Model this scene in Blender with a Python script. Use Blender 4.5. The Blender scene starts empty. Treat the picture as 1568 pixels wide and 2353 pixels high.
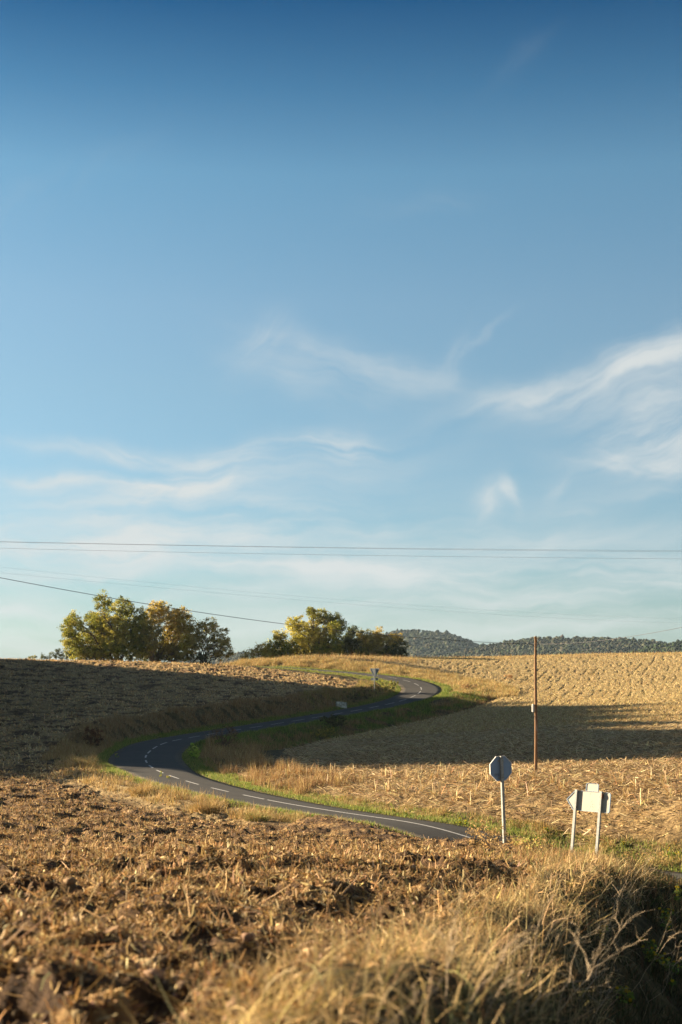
import bpy, bmesh, math, random
import numpy as np
from mathutils import Vector, Matrix

rng = np.random.default_rng(11)
random.seed(11)
F, CX, HY = 3267.0, 784.0, 1540.0          # focal length / principal column / horizon row of the surveyed photograph
SC = bpy.context.scene
COL = SC.collection
R = math.radians

def P(px, py, d):
    return np.array([(px-CX)/F*d, d, (HY-py)/F*d])

# ------------------------------------------------------------------ helpers
def tag(o, label=None, cat=None, group=None, kind=None):
    if label: o['label'] = label
    if cat: o['category'] = cat
    if group: o['group'] = group
    if kind: o['kind'] = kind
    return o

def empty(name, loc, rz=0.0):
    o = bpy.data.objects.new(name, None)
    COL.objects.link(o)
    o.location = loc; o.rotation_euler = (0, 0, rz)
    o.empty_display_size = 0.2
    return o

def link(name, me, mat=None, parent=None, loc=None):
    o = bpy.data.objects.new(name, me)
    COL.objects.link(o)
    if mat is not None:
        me.materials.clear(); me.materials.append(mat)
    if parent is not None: o.parent = parent
    if loc is not None: o.location = loc
    return o

def copy_tree(o, parent=None):
    c = o.copy(); COL.objects.link(c)
    if parent is not None: c.parent = parent
    for ch in list(o.children): copy_tree(ch, c)
    return c

def mesh_np(name, V, quads=None, tris=None, cols=None, smooth=False):
    """mesh from arrays; cols is (nverts,3) -> colour attribute 'col'"""
    me = bpy.data.meshes.new(name)
    V = np.asarray(V, np.float32)
    me.vertices.add(len(V)); me.vertices.foreach_set('co', V.ravel())
    nq = 0 if quads is None else len(quads)
    nt = 0 if tris is None else len(tris)
    idx = []
    if nq: idx.append(np.asarray(quads, np.int32).ravel())
    if nt: idx.append(np.asarray(tris, np.int32).ravel())
    idx = np.concatenate(idx)
    me.loops.add(len(idx)); me.loops.foreach_set('vertex_index', idx)
    me.polygons.add(nq+nt)
    ls = np.concatenate([np.arange(nq)*4, nq*4+np.arange(nt)*3]).astype(np.int32)
    me.polygons.foreach_set('loop_start', ls)
    if smooth: me.polygons.foreach_set('use_smooth', np.ones(nq+nt, bool))
    if cols is not None:
        a = me.color_attributes.new('col', 'FLOAT_COLOR', 'POINT')
        c4 = np.ones((len(V), 4), np.float32); c4[:, :3] = cols
        a.data.foreach_set('color', c4.ravel())
    me.update(calc_edges=True)
    return me

def merge(parts):
    """parts: list of (V, quads|None, tris|None, cols)"""
    V, Q, T, C, n = [], [], [], [], 0
    for v, q, t, c in parts:
        V.append(v)
        if q is not None and len(q): Q.append(np.asarray(q)+n)
        if t is not None and len(t): T.append(np.asarray(t)+n)
        C.append(np.broadcast_to(c, (len(v), 3)))
        n += len(v)
    return (np.concatenate(V), np.concatenate(Q) if Q else None,
            np.concatenate(T) if T else None, np.concatenate(C))

def smooth01(a, b, x):
    t = np.clip((x-a)/(b-a), 0, 1); return t*t*(3-2*t)

# ------------------------------------------------------------------ gradient noise
def _hash(ix, iy, seed):
    h = (ix.astype(np.int64)*374761393 + iy.astype(np.int64)*668265263 + seed*1442695041) & 0xffffffff
    h = ((h ^ (h >> 13))*1274126177) & 0xffffffff
    h = h ^ (h >> 16)
    return h

def gnoise(x, y, seed=0):
    ix = np.floor(x); iy = np.floor(y)
    fx = x-ix; fy = y-iy
    u = fx*fx*fx*(fx*(fx*6-15)+10); v = fy*fy*fy*(fy*(fy*6-15)+10)
    def g(ox, oy):
        a = _hash(ix+ox, iy+oy, seed).astype(np.float64)*(2*math.pi/4294967296.0)
        return np.cos(a)*(fx-ox)+np.sin(a)*(fy-oy)
    n0 = g(0, 0); n1 = g(1, 0); n2 = g(0, 1); n3 = g(1, 1)
    return ((n0*(1-u)+n1*u)*(1-v)+(n2*(1-u)+n3*u)*v)*1.5

def fbm(x, y, wl, octv=3, seed=0, gain=.5):
    s = 0; a = 1.0
    for k in range(octv):
        s = s+a*gnoise(x/wl+k*17.3, y/wl-k*9.1, seed+k)
        wl /= 2.03; a *= gain
    return s

# ------------------------------------------------------------------ sun
SUN_H = np.array([-0.92, 0.39]); SUN_H = SUN_H/np.linalg.norm(SUN_H)   # towards the sun, horizontally
SUN_EL = R(15.5)
SUN_DIR = Vector((SUN_H[0]*math.cos(SUN_EL), SUN_H[1]*math.cos(SUN_EL), math.sin(SUN_EL)))

# ------------------------------------------------------------------ road centre line
ZV = -6.1
near_px = [(1568,1985),(1420,1957),(1250,1931),(1080,1912),(961.5,1893.7),(851.6,1879),(741.7,1862.5),(648.3,1847.1),
           (581.9,1833.6),(503.2,1816.7),(440.9,1800.6),(399.2,1787.4),(366.9,1775),(346.4,1763.3),(335.8,1751.5),(334.7,1740.2)]
pts = [np.array(p) for p in [(17,-60,-5.9),(17.5,-10,-5.9),(17.5,10,-6.0),(16.5,25,-6.1),(14,37,-6.1)]]
DIP = {1568:.6, 1420:.9, 1250:.95, 1080:.12}
for px, py in near_px:
    pts.append(P(px, py, -ZV*F/(py-HY))-np.array([0, 0, DIP.get(px, 0)]))
dash_c = list(range(len(pts)-9, len(pts)))            # dashes up to the left bend
far_px = [(342.4,1729.6),(355.9,1719.3),(375,1709.8),(405.4,1702.1),(446.4,1694.8),(489.3,1687.4),(539.1,1679.4),(588.5,1671.7),
          (637.6,1664),(685.3,1656.3),(730.7,1649),(774.7,1641.7),(819.3,1633.2),(860.7,1625.9),(896.3,1617.8),(926.7,1610.5),
          (949.8,1601.7),(965.1,1592.2),(969.5,1583),(958.5,1573.5),(935.8,1565.5),(901.8,1557.8),(856,1551.9),(806.5,1546.8),(754,1542.4)]
S_DASH = 4.33
x0, y0, _ = pts[-1]
for px, py in far_px:
    k = (px-CX)/F
    A = k*k+1; B = -2*(k*x0+y0); C = x0*x0+y0*y0-S_DASH**2
    d = (-B+math.sqrt(max(B*B-4*A*C, 0)))/(2*A)
    pts.append(P(px, py, d)); x0, y0 = k*d, d
D_TOP = pts[-1][1]
n_dash_end = len(pts)
dash_idx = list(range(13, n_dash_end))
pts += [P(700,1537.6,D_TOP+2.2), P(643,1533.6,D_TOP+4.5), P(580,1531.5,D_TOP+8), P(480,1532,D_TOP+13), P(330,1532,D_TOP+16), P(100,1532,D_TOP+18), P(-250,1532,D_TOP+20)]
pts = np.array(pts)

def catmull(p, step):
    out = []; ctrl = []
    q = np.vstack([2*p[0]-p[1], p, 2*p[-1]-p[-2]])
    for i in range(1, len(q)-2):
        p0, p1, p2, p3 = q[i-1], q[i], q[i+1], q[i+2]
        t0 = 0; t1 = np.linalg.norm(p1-p0)**.5; t2 = t1+np.linalg.norm(p2-p1)**.5; t3 = t2+np.linalg.norm(p3-p2)**.5
        n = max(2, int(np.linalg.norm(p2-p1)/step))
        ctrl.append(len(out))
        for t in np.linspace(t1, t2, n, endpoint=False):
            A1 = (t1-t)/(t1-t0)*p0+(t-t0)/(t1-t0)*p1; A2 = (t2-t)/(t2-t1)*p1+(t-t1)/(t2-t1)*p2; A3 = (t3-t)/(t3-t2)*p2+(t-t2)/(t3-t2)*p3
            B1 = (t2-t)/(t2-t0)*A1+(t-t0)/(t2-t0)*A2; B2 = (t3-t)/(t3-t1)*A2+(t-t1)/(t3-t1)*A3
            out.append((t2-t)/(t2-t1)*B1+(t-t1)/(t2-t1)*B2)
    out.append(p[-1]); ctrl.append(len(out)-1)
    return np.array(out), ctrl
RC, ctrl = catmull(pts, 0.6)
kern = np.ones(9)/9
for _ in range(2):
    pad = np.pad(RC[:, 2], 4, mode='edge'); RC[:, 2] = np.convolve(pad, kern, 'valid')
    for a in (0, 1):
        pad = np.pad(RC[:, a], 4, mode='reflect', reflect_type='odd'); RC[:, a] = .6*RC[:, a]+.4*np.convolve(pad, kern, 'valid')
RT = np.gradient(RC[:, :2], axis=0); RT /= np.linalg.norm(RT, axis=1, keepdims=True)
RN = np.stack([RT[:, 1], -RT[:, 0]], 1)                # right-hand normal
RS = np.concatenate([[0], np.cumsum(np.linalg.norm(np.diff(RC[:, :2], axis=0), axis=1))])
S_CTRL = RS[np.array(ctrl)]
S_APEX_L = S_CTRL[5+15]; S_APEX_R = S_CTRL[5+15+19]; S_JUNC = S_CTRL[5+3]
WR = 2.5
XF = -.095*smooth01(S_JUNC-6, S_JUNC+3, RS)*smooth01(S_APEX_L-4, S_APEX_L-16, RS)      # cross-fall

def road_near(x, y):
    """lateral offset (right +), arc length, road height for points"""
    x = np.asarray(x, np.float64); y = np.asarray(y, np.float64)
    lat = np.full(x.shape, 999.0); s = np.zeros(x.shape); z = np.zeros(x.shape)
    cx, cy = RC[:, 0], RC[:, 1]
    c2 = cx*cx+cy*cy
    for i in range(0, len(x), 40000):
        xs, ys = x[i:i+40000], y[i:i+40000]
        d2 = c2[None, :]-2*(np.outer(xs, cx)+np.outer(ys, cy))
        j = np.argmin(d2, 1)
        dx, dy = xs-cx[j], ys-cy[j]
        l = dx*RN[j, 0]+dy*RN[j, 1]
        al = dx*RT[j, 0]+dy*RT[j, 1]
        dist = np.hypot(dx, dy)
        lat[i:i+40000] = np.where(np.abs(al) > 1.5, np.sign(l)*dist, l)
        s[i:i+40000] = RS[j]; z[i:i+40000] = RC[j, 2]+XF[j]*np.clip(l, -WR, WR)
    return lat, s, z

# ------------------------------------------------------------------ terrain
CT = []
for p in [(0,0,-1.6),(-3,0,-1.6),(3,-1,-2.2),(0,6.4,-1.6),(-2,6.4,-1.6),(-7,6.4,-1.5),(-.2,8,-1.75),(1.0,8,-1.9),(3,8,-3.0),(6,8,-4.9),(12,8,-5.8),
          (-4,16,-2.5),(0,16,-2.52),(1.55,16,-2.62),(3.4,16,-3.5),(7,18,-5.2),(12,20,-6),(-12,16,-2.4),(-20,30,-3.6),(-8,30,-3.9),(0,31,-4.05),
          (6.0,33,-4.55),(8.6,33.5,-5.4),(4,24,-3.6),(-2,42,-5.15),(5,43,-5.4),(7.5,46,-5.75),
          (-10,-20,-1.5),(10,-30,-4),(-40,0,-2.5),(-60,30,-3.2),(-60,70,-4.2),(-45,105,-4.6),
          (20,290,0),(70,290,1),(-20,290,-2),(100,240,5),(100,160,1),(100,90,-2),(60,50,-4.5),(40,20,-5.6),(60,-30,-6),
          (-40,270,-2),(-100,260,0),(-110,190,3.5),(-75,190,2.6),(-55,170,1.6),(-80,140,.5),(-110,90,-2)]:
    CT.append(p)
for a in [(930,1916,52.5),(0,1515,188),(300,1521,192),(550,1530,197),(0,1560,165),(300,1570,165),(500,1590,158),(700,1596,158),(0,1650,128),
          (150,1690,112),(230,1672,116),(0,1740,97),(0,1800,75),(150,1830,66),(0,1900,46),(300,1900,48),(500,1900,52),(420,1648,131),(600,1628,143),
          (650,1765,86),(800,1720,108),(900,1690,122),(1000,1660,138),(1060,1622,158),(800,1800,75),(1000,1800,70),(1232,1776,70),(1400,1800,62),
          (1568,1890,50),(1568,1750,75),(1400,1700,98),(1568,1650,120),(1240,1640,140),(1240,1580,180),(1568,1560,185),(1100,1560,195),
          (1000,1514,226),(1240,1508,236),(1568,1501,236),(1350,1504,238),(700,1512,217),(860,1513,216),(780,1572,175),(680,1552,184)]:
    CT.append(tuple(P(*a)))
for i in range(0, len(RC), 14):
    if RC[i, 1] > 15 and RC[i, 1] < 235: CT.append(tuple(RC[i]))
for a in ((-230,-80,-3),(-230,150,4),(-200,300,2),(0,400,-6),(220,320,2),(230,100,0),(200,-100,-6),(0,-160,-4)):
    CT.append(a)
CT = np.array(CT, np.float64)
SCL = 100.0
def _phi(r2): return .5*r2*np.log(r2+1e-12)
def tps_fit(c, lam=2e-4):
    n = len(c); X = c[:, :2]/SCL
    K = _phi(((X[:, None]-X[None])**2).sum(-1))+lam*np.eye(n)
    Pm = np.hstack([np.ones((n, 1)), X])
    M = np.zeros((n+3, n+3)); M[:n, :n] = K; M[:n, n:] = Pm; M[n:, :n] = Pm.T
    return np.linalg.solve(M, np.concatenate([c[:, 2], np.zeros(3)]))
W_TPS = tps_fit(CT)
def tps(x, y):
    out = np.empty(len(x)); Xc = CT[:, :2]/SCL
    for i in range(0, len(x), 60000):
        a, b = x[i:i+60000]/SCL, y[i:i+60000]/SCL
        r2 = (a[:, None]-Xc[:, 0])**2+(b[:, None]-Xc[:, 1])**2
        out[i:i+60000] = _phi(r2)@W_TPS[:-3]+W_TPS[-3]+W_TPS[-2]*a+W_TPS[-1]*b
    return out

# crest of the grassy bank on which the photographer stands (field to its left, ditch and road to its right)
CREST = np.array([(-2.0,0.0),(-.72,5.0),(-.18,7.5),(.42,10.5),(1.45,16),(3.4,24),(5.6,32),(6.6,40),(6.9,47),(5.6,52)])
def crest_off(x, y):
    return x-np.interp(y, CREST[:, 1], CREST[:, 0])

def zones(x, y, lat, s):
    """plough, stubble, grass weights"""
    wob = .5*gnoise(x/2.1, y/2.1, 71)+.35*gnoise(x/.7, y/.7, 72)
    a = np.abs(lat)
    lower = (s > S_APEX_L-4) & (s < S_APEX_R+2)
    wl = np.where(s < S_JUNC+14, 3.2, np.where(lower, 6.2, np.where(s > S_APEX_R, 9.0, 4.0)))
    wr_ = np.where(s < S_JUNC+6, 4.4, np.where(s < S_APEX_L-8, 4.0, np.where(lower, 9.8, np.where(s > S_APEX_R+16, 16.0, 6.0))))
    wl = np.where((s > S_APEX_R-26) & (s <= S_APEX_R+6), 7.5, wl)
    g = np.where(lat > 0, 1-smooth01(wr_-.5, wr_+.5, a+wob), 1-smooth01(wl-.5, wl+.5, a+wob))
    co = crest_off(x, y)
    bank = smooth01(-.3, .25, co+wob*.6)*(y < 53)*(lat < 0)
    g = np.maximum(g, bank)
    far = smooth01(255, 300, np.hypot(x, y)); g = np.maximum(g, far)
    st = (lat > 0)*(1-g); pl = (lat <= 0)*(1-g)
    return pl, st, g

def relief(x, y, lat, s, pl, st, g):
    d = np.hypot(x, y)
    a = np.abs(lat)
    # ploughed ground: furrow slices, lumps and clods
    n1 = fbm(x, y, 1.9, 2, 1); n2 = gnoise(x/.62, y/.62, 5); n3 = gnoise(x/.27, y/.27, 6); n4 = gnoise(x/.12, y/.12, 7)
    hill = (y > 62+0*x)
    q = np.where(hill, x*.12+y*.99, x*.66+y*.75)+.5*gnoise(x/7, y/7, 31)
    fur = np.abs(np.sin(q*math.pi/1.35))-.6
    fur2 = np.sin(q*2*math.pi/3.9)
    patch = .55+.9*smooth01(-.3, .4, gnoise(x/3.1+q*.2, y/3.1, 33))
    hol = smooth01(.05, .55, gnoise(x/.85+3.1, y/1.1, 35))
    hol = np.maximum(hol, smooth01(26, 11, d)*smooth01(.0, .42, gnoise(x/.62, y/.55, 38))); hol = hol*(.75+.45*smooth01(45, 12, d))*(.6+.4*smooth01(7, 11, d)); n1 = n1+(.4*smooth01(50, 16, d)*smooth01(5.5, 10, d))*gnoise(x/.95, y/.8, 37)
    h_pl = (.10*n1+.075*np.abs(n2)*1.4-.04+.055*n3+.03*n4-.21*hol)*patch*1.2+.06*fur+.04*fur2
    flat = smooth01(4.2, 8.5, a)                             # smooth tractor headland next to the road
    h_pl = h_pl*np.where(s < S_APEX_L, .25+.75*flat, 1.0)
    # maize rows
    c = x*.97-y*.24+.18*gnoise(x/9, y/9, 41)
    row = np.cos(c*2*math.pi/.75)
    h_st = .012*row*smooth01(130, 60, d)+.05*n1*smooth01(140, 90, d)+.04*n2+.03*n3
    far_s = smooth01(100, 135, d)
    h_st = h_st+far_s*(-.11*np.exp(-(np.sin((c+2.2*gnoise(x/34, y/48, 45))*math.pi/1.5)/.24)**2)*smooth01(-.25, .35, gnoise(x/5, y/9, 46))+.03*gnoise(x/.55, y/.9, 47)-.13*smooth01(.35, .6, gnoise(c/.5, (x*.24+y*.97)/2.0, 48)))
    h_g = .10*gnoise(x/1.3, y/1.3, 51)+.05*gnoise(x/.5, y/.5, 52)+.12*fbm(x, y, 4.0, 2, 53)
    h_g = h_g*smooth01(WR, WR+2.0, a)
    return pl*h_pl+st*h_st+g*h_g

def height(x, y, detail=True):
    x = np.asarray(x, np.float64); y = np.asarray(y, np.float64)
    z = np.full(x.shape, -9.0)
    r = np.hypot(x, y-60)
    m = r < 330
    xm, ym = x[m], y[m]
    zt = tps(xm, ym)
    lat, s, zr = road_near(xm, ym)
    a = np.abs(lat)
    b = smooth01(WR+.35, WR+4.2, a)
    zz = zr*(1-b)+zt*b
    ditch = np.exp(-((a-WR-1.5)/.6)**2)
    zz = zz-.16*ditch*(s > S_JUNC-10)
    lower = (s > S_APEX_L+10) & (s < S_APEX_R-4)
    zz = zz+np.where(lower & (lat < 0), .55*np.exp(-((a-5.6)/1.6)**2), 0)      # cut bank on the uphill side
    zz = zz+np.where(lower & (lat > 0), .30*np.exp(-((a-4.4)/1.2)**2)-.35*np.exp(-((a-8.6)/1.3)**2), 0)
    nearb = (lat < 0) & (s > S_JUNC+12) & (s < S_APEX_L+2)
    zz = zz+np.where(nearb, .22*np.exp(-((a-4.6)/1.3)**2), 0)
    co = crest_off(xm, ym)
    zz = zz+.14*np.exp(-((co-.4)/.6)**2)*(ym < 52)*(lat < -6)
    zz = zz-1.3*smooth01(.75, 2.5, co)*smooth01(32, 20, ym)*(lat < -4)
    zz = zz+np.where((lat < 0) & (s < S_JUNC+3) & (s > S_JUNC-16), .5*np.exp(-((a-4.9)/1.5)**2), 0)
    pl, st, g = zones(xm, ym, lat, s)
    if detail: zz = zz+relief(xm, ym, lat, s, pl, st, g)
    under = smooth01(WR+.12, WR-.15, a)
    zz = np.where(a < WR+.12, zr-.03-.22*under, zz)
    f = smooth01(255, 325, r[m])
    z[m] = zz*(1-f)+(-9.0)*f
    full = [np.zeros(x.shape) for _ in range(3)]
    full[2][:] = 1
    for k, v in enumerate((pl, st, g)): full[k][m] = v
    return z, full

NA = 1000
aa = np.concatenate([np.linspace(-math.pi, -.75, 26, endpoint=False), np.linspace(-.75, -.27, 60, endpoint=False),
                     np.linspace(-.27, .27, NA, endpoint=False), np.linspace(.27, .75, 60, endpoint=False), np.linspace(.75, math.pi, 26)])
rr = np.concatenate([np.linspace(.001, 4.5, 26, endpoint=False), np.geomspace(4.5, 270, 1010, endpoint=False), np.geomspace(270, 2600, 40)])
AA, RR = np.meshgrid(aa, rr)
GX = (RR*np.sin(AA)).ravel(); GY = (RR*np.cos(AA)).ravel()
GZ, GM = height(GX, GY)
ZG = GZ.reshape(AA.shape)
nr, na = AA.shape
def zat(x, y):
    """height of the built ground mesh"""
    r = np.hypot(x, y); a = np.arctan2(x, y)
    fi = np.interp(r, rr, np.arange(nr)); fj = np.interp(a, aa, np.arange(na))
    i = np.clip(fi.astype(int), 0, nr-2); j = np.clip(fj.astype(int), 0, na-2)
    u, v = fi-i, fj-j
    return (ZG[i, j]*(1-u)+ZG[i+1, j]*u)*(1-v)+(ZG[i, j+1]*(1-u)+ZG[i+1, j+1]*u)*v

ii = np.arange((nr-1)*(na-1)); i0 = ii//(na-1); j0 = ii % (na-1)
b0 = i0*na+j0
quads = np.stack([b0, b0+na, b0+na+1, b0+1], 1)[:, ::-1]
_k = smooth01(72, 100, GY)*GM[0]*smooth01(-.25, .3, gnoise(GX/2.6, GY/1.5, 61)+.6*gnoise(GX/.9, GY/.7, 62)+.12)      # more chopped residue left lying on the far slope
_m = np.hypot(GX, GY-60) < 120
HEAD = np.zeros(GX.shape)
_lat, _s, _ = road_near(GX[_m], GY[_m])
HEAD[_m] = .75*smooth01(8.0, 5.6, np.abs(_lat)+.9*gnoise(GX[_m]/2, GY[_m]/2, 63))*(_lat < 0)*smooth01(S_JUNC+2, S_JUNC+10, _s)*smooth01(S_APEX_L-8, S_APEX_L-16, _s)
_k3 = HEAD*GM[0]*(1-smooth01(72, 100, GY))      # bare trodden headland along the road
_k2 = .6*smooth01(112, 80, GY)*GM[1]        # bare darker earth between the stumps
me = mesh_np('ground', np.stack([GX, GY, GZ], 1), quads, None, np.stack([GM[0]-_k-_k3, GM[1]+_k-_k2+_k3, GM[2]], 1), smooth=True)
GROUND_ME = me

def ray_ground(px, py, lo=5.0, hi=260.0):
    d = np.geomspace(lo, hi, 6000)
    x = (px-CX)/F*d; zr = (HY-py)/F*d
    z = zat(x, d)
    k = np.argmax(z > zr)
    if not (z > zr).any(): k = len(d)-1
    return np.array([x[k], d[k], z[k]])

# ------------------------------------------------------------------ materials
def new_mat(name):
    m = bpy.data.materials.new(name); m.use_nodes = True
    nt = m.node_tree; nt.nodes.clear()
    return m, nt
def N(nt, typ, **kw):
    n = nt.nodes.new(typ)
    for k, v in kw.items(): setattr(n, k, v)
    return n
def setin(n, **kw):
    for k, v in kw.items(): n.inputs[k.replace('_', ' ')].default_value = v
def rgba(c): return (c[0], c[1], c[2], 1.0)
def ramp(nt, src, stops, interp='LINEAR'):
    r = N(nt, 'ShaderNodeValToRGB'); r.color_ramp.interpolation = interp
    e = r.color_ramp.elements
    while len(e) < len(stops): e.new(.5)
    for q, (p, c) in zip(e, stops):
        q.position = p; q.color = rgba(c) if hasattr(c, '__len__') else (c, c, c, 1)
    nt.links.new(src, r.inputs['Fac'])
    return r.outputs['Color']
def noise(nt, vec, scale, detail=3, rough=.55, dist=0.0):
    n = N(nt, 'ShaderNodeTexNoise'); setin(n, Scale=scale, Detail=detail, Roughness=rough, Distortion=dist)
    if vec is not None: nt.links.new(vec, n.inputs['Vector'])
    return n.outputs['Fac']
def mix(nt, fac, a, b, mode='MIX'):
    m = N(nt, 'ShaderNodeMix', data_type='RGBA', blend_type=mode)
    if isinstance(fac, (int, float)): m.inputs[0].default_value = fac
    else: nt.links.new(fac, m.inputs[0])
    for k, v in ((6, a), (7, b)):
        if isinstance(v, tuple): m.inputs[k].default_value = rgba(v)
        else: nt.links.new(v, m.inputs[k])
    return m.outputs[2]
def math_n(nt, op, a, b=None, c=None, clamp=False):
    m = N(nt, 'ShaderNodeMath', operation=op, use_clamp=clamp)
    for k, v in enumerate((a, b, c)):
        if v is None: continue
        if isinstance(v, (int, float)): m.inputs[k].default_value = v
        else: nt.links.new(v, m.inputs[k])
    return m.outputs[0]
def finish(nt, col, rough=.9, bump=None, bump_d=.02, bump_s=.6, spec=.2, metal=0.0):
    p = N(nt, 'ShaderNodeBsdfPrincipled'); o = N(nt, 'ShaderNodeOutputMaterial')
    if isinstance(col, tuple): p.inputs['Base Color'].default_value = rgba(col)
    else: nt.links.new(col, p.inputs['Base Color'])
    if isinstance(rough, (int, float)): p.inputs['Roughness'].default_value = rough
    else: nt.links.new(rough, p.inputs['Roughness'])
    p.inputs['Specular IOR Level'].default_value = spec; p.inputs['Metallic'].default_value = metal
    if bump is not None:
        b = N(nt, 'ShaderNodeBump'); setin(b, Strength=bump_s, Distance=bump_d)
        nt.links.new(bump, b.inputs['Height']); nt.links.new(b.outputs[0], p.inputs['Normal'])
    nt.links.new(p.outputs[0], o.inputs['Surface'])
    return p

def mat_ground():
    m, nt = new_mat('ground_soil')
    tc = N(nt, 'ShaderNodeTexCoord').outputs['Object']
    at = N(nt, 'ShaderNodeAttribute', attribute_name='col')
    sep = N(nt, 'ShaderNodeSeparateColor'); nt.links.new(at.outputs['Color'], sep.inputs[0])
    na_, nb, nc = noise(nt, tc, 1.1, 4, .6), noise(nt, tc, 5.5, 4, .65), noise(nt, tc, 22, 3, .6)
    mm = math_n(nt, 'ADD', math_n(nt, 'MULTIPLY', na_, .45), math_n(nt, 'MULTIPLY', nb, .55))
    plough = ramp(nt, mm, [(.38, (.028,.016,.009)), (.5, (.11,.066,.034)), (.56, (.28,.175,.075)), (.66, (.43,.29,.125))])
    plough = mix(nt, math_n(nt, 'MULTIPLY', nc, .35), plough, (.075,.045,.024))
    stub = ramp(nt, mm, [(.36, (.17,.115,.052)), (.5, (.34,.252,.118)), (.64, (.45,.35,.17))])
    stub = mix(nt, math_n(nt, 'MULTIPLY', nc, .3), stub, (.13,.085,.045))
    grass = ramp(nt, mm, [(.38, (.03,.026,.012)), (.5, (.075,.058,.024)), (.62, (.14,.105,.045))])
    c = mix(nt, sep.outputs[1], plough, stub)
    c = mix(nt, sep.outputs[2], c, grass)
    h = math_n(nt, 'ADD', math_n(nt, 'MULTIPLY', noise(nt, tc, 9, 5, .7), 1.0), math_n(nt, 'MULTIPLY', noise(nt, tc, 40, 5, .7), .5))
    finish(nt, c, .95, h, .12, .9, .1)
    return m

def mat_attr(name, trans=.25, rough=.85):
    m, nt = new_mat(name)
    at = N(nt, 'ShaderNodeAttribute', attribute_name='col').outputs['Color']
    p = N(nt, 'ShaderNodeBsdfPrincipled'); setin(p, Roughness=rough); p.inputs['Specular IOR Level'].default_value = .15
    nt.links.new(at, p.inputs['Base Color'])
    o = N(nt, 'ShaderNodeOutputMaterial')
    if trans > 0:
        t = N(nt, 'ShaderNodeBsdfTranslucent'); nt.links.new(at, t.inputs['Color'])
        mx = N(nt, 'ShaderNodeMixShader'); mx.inputs[0].default_value = trans
        nt.links.new(p.outputs[0], mx.inputs[1]); nt.links.new(t.outputs[0], mx.inputs[2])
        nt.links.new(mx.outputs[0], o.inputs['Surface'])
    else: nt.links.new(p.outputs[0], o.inputs['Surface'])
    return m

def mat_noise(name, c1, c2, scale=6, rough=.7, bump_d=.004, spec=.3, metal=0.0, stretch=None):
    m, nt = new_mat(name)
    tc = N(nt, 'ShaderNodeTexCoord').outputs['Object']
    if stretch:
        mp = N(nt, 'ShaderNodeMapping'); mp.inputs['Scale'].default_value = stretch
        nt.links.new(tc, mp.inputs['Vector']); tc = mp.outputs[0]
    f = noise(nt, tc, scale, 5, .65)
    c = ramp(nt, f, [(.35, c1), (.65, c2)])
    finish(nt, c, rough, f, bump_d, .6, spec, metal)
    return m

M = {}
M['ground'] = mat_ground()
M['straw'] = mat_attr('straw', .2)
M['leaf'] = mat_attr('leaf', .4, .7)
M['wood_far'] = mat_attr('far_foliage', 0, .95)
M['bark'] = mat_noise('bark', (.05,.035,.022), (.14,.1,.065), 9, .9, .02)
M['twig'] = mat_noise('dry_twig', (.36,.26,.15), (.5,.39,.25), 12, .8, .003)
M['pole_wood'] = mat_noise('weathered_pole_wood', (.11,.055,.022), (.25,.135,.06), 7, .8, .006, .25, 0, (6,6,.35))
M['galv'] = mat_noise('galvanised_steel', (.17,.175,.155), (.26,.265,.235), 14, .5, .001, .4, 0.0)
M['grey_back'] = mat_noise('grey_sign_back', (.15,.22,.30), (.18,.255,.335), 3, .55, .001, .4)
M['grey_light'] = mat_noise('light_grey_sign_back', (.14,.17,.19), (.17,.20,.22), 3, .55, .001, .4)
M['rim'] = mat_noise('pale_sign_rim', (.5,.49,.46), (.62,.6,.56), 8, .5, .001, .4)
M['dark_mark'] = mat_noise('dark_print', (.05,.05,.055), (.07,.07,.075), 8, .7, .0005)
M['red'] = mat_noise('red_sign_face', (.4,.02,.02), (.46,.03,.03), 4, .4, .0005, .5)
M['white_face'] = mat_noise('white_sign_face', (.7,.7,.68), (.78,.78,.76), 4, .4, .0005, .5)
M['rust'] = mat_noise('rust', (.10,.03,.012), (.24,.09,.03), 18, .9, .004)
M['cable'] = mat_noise('cable_sheath', (.045,.045,.05), (.06,.06,.065), 8, .6, .0005)
M['wire'] = mat_noise('bare_wire', (.40,.39,.38), (.5,.49,.47), 8, .5, .0005)
M['plastic'] = mat_noise('pale_plastic_box', (.62,.6,.54), (.7,.68,.62), 6, .5, .0008, .4)

def mat_concrete():
    m, nt = new_mat('weathered_stone')
    tc = N(nt, 'ShaderNodeTexCoord').outputs['Object']
    f = noise(nt, tc, 4.5, 6, .65, .4); g = noise(nt, tc, 16, 4, .6)
    c = ramp(nt, f, [(.38, (.13,.14,.11)), (.5, (.4,.4,.34)), (.62, (.58,.57,.5))])
    c = mix(nt, math_n(nt, 'MULTIPLY', g, .4), c, (.2,.21,.16))
    finish(nt, c, .9, f, .02, .7)
    return m
M['stone'] = mat_concrete()

def mat_board():
    m, nt = new_mat('pale_board_back')
    tc = N(nt, 'ShaderNodeTexCoord').outputs['Object']
    f = noise(nt, tc, 3.2, 2, .5); g = noise(nt, tc, 24, 3, .7)
    lo = math_n(nt, 'MULTIPLY', ramp(nt, f, [(.5, 0.0), (.62, 1.0)]), ramp(nt, g, [(.53, 0.0), (.6, 1.0)]))
    c = mix(nt, math_n(nt, 'MULTIPLY', lo, .75), (.31,.28,.22), (.12,.115,.11))
    finish(nt, c, .55, g, .0006, .4, .35)
    return m
M['board'] = mat_board()

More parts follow.
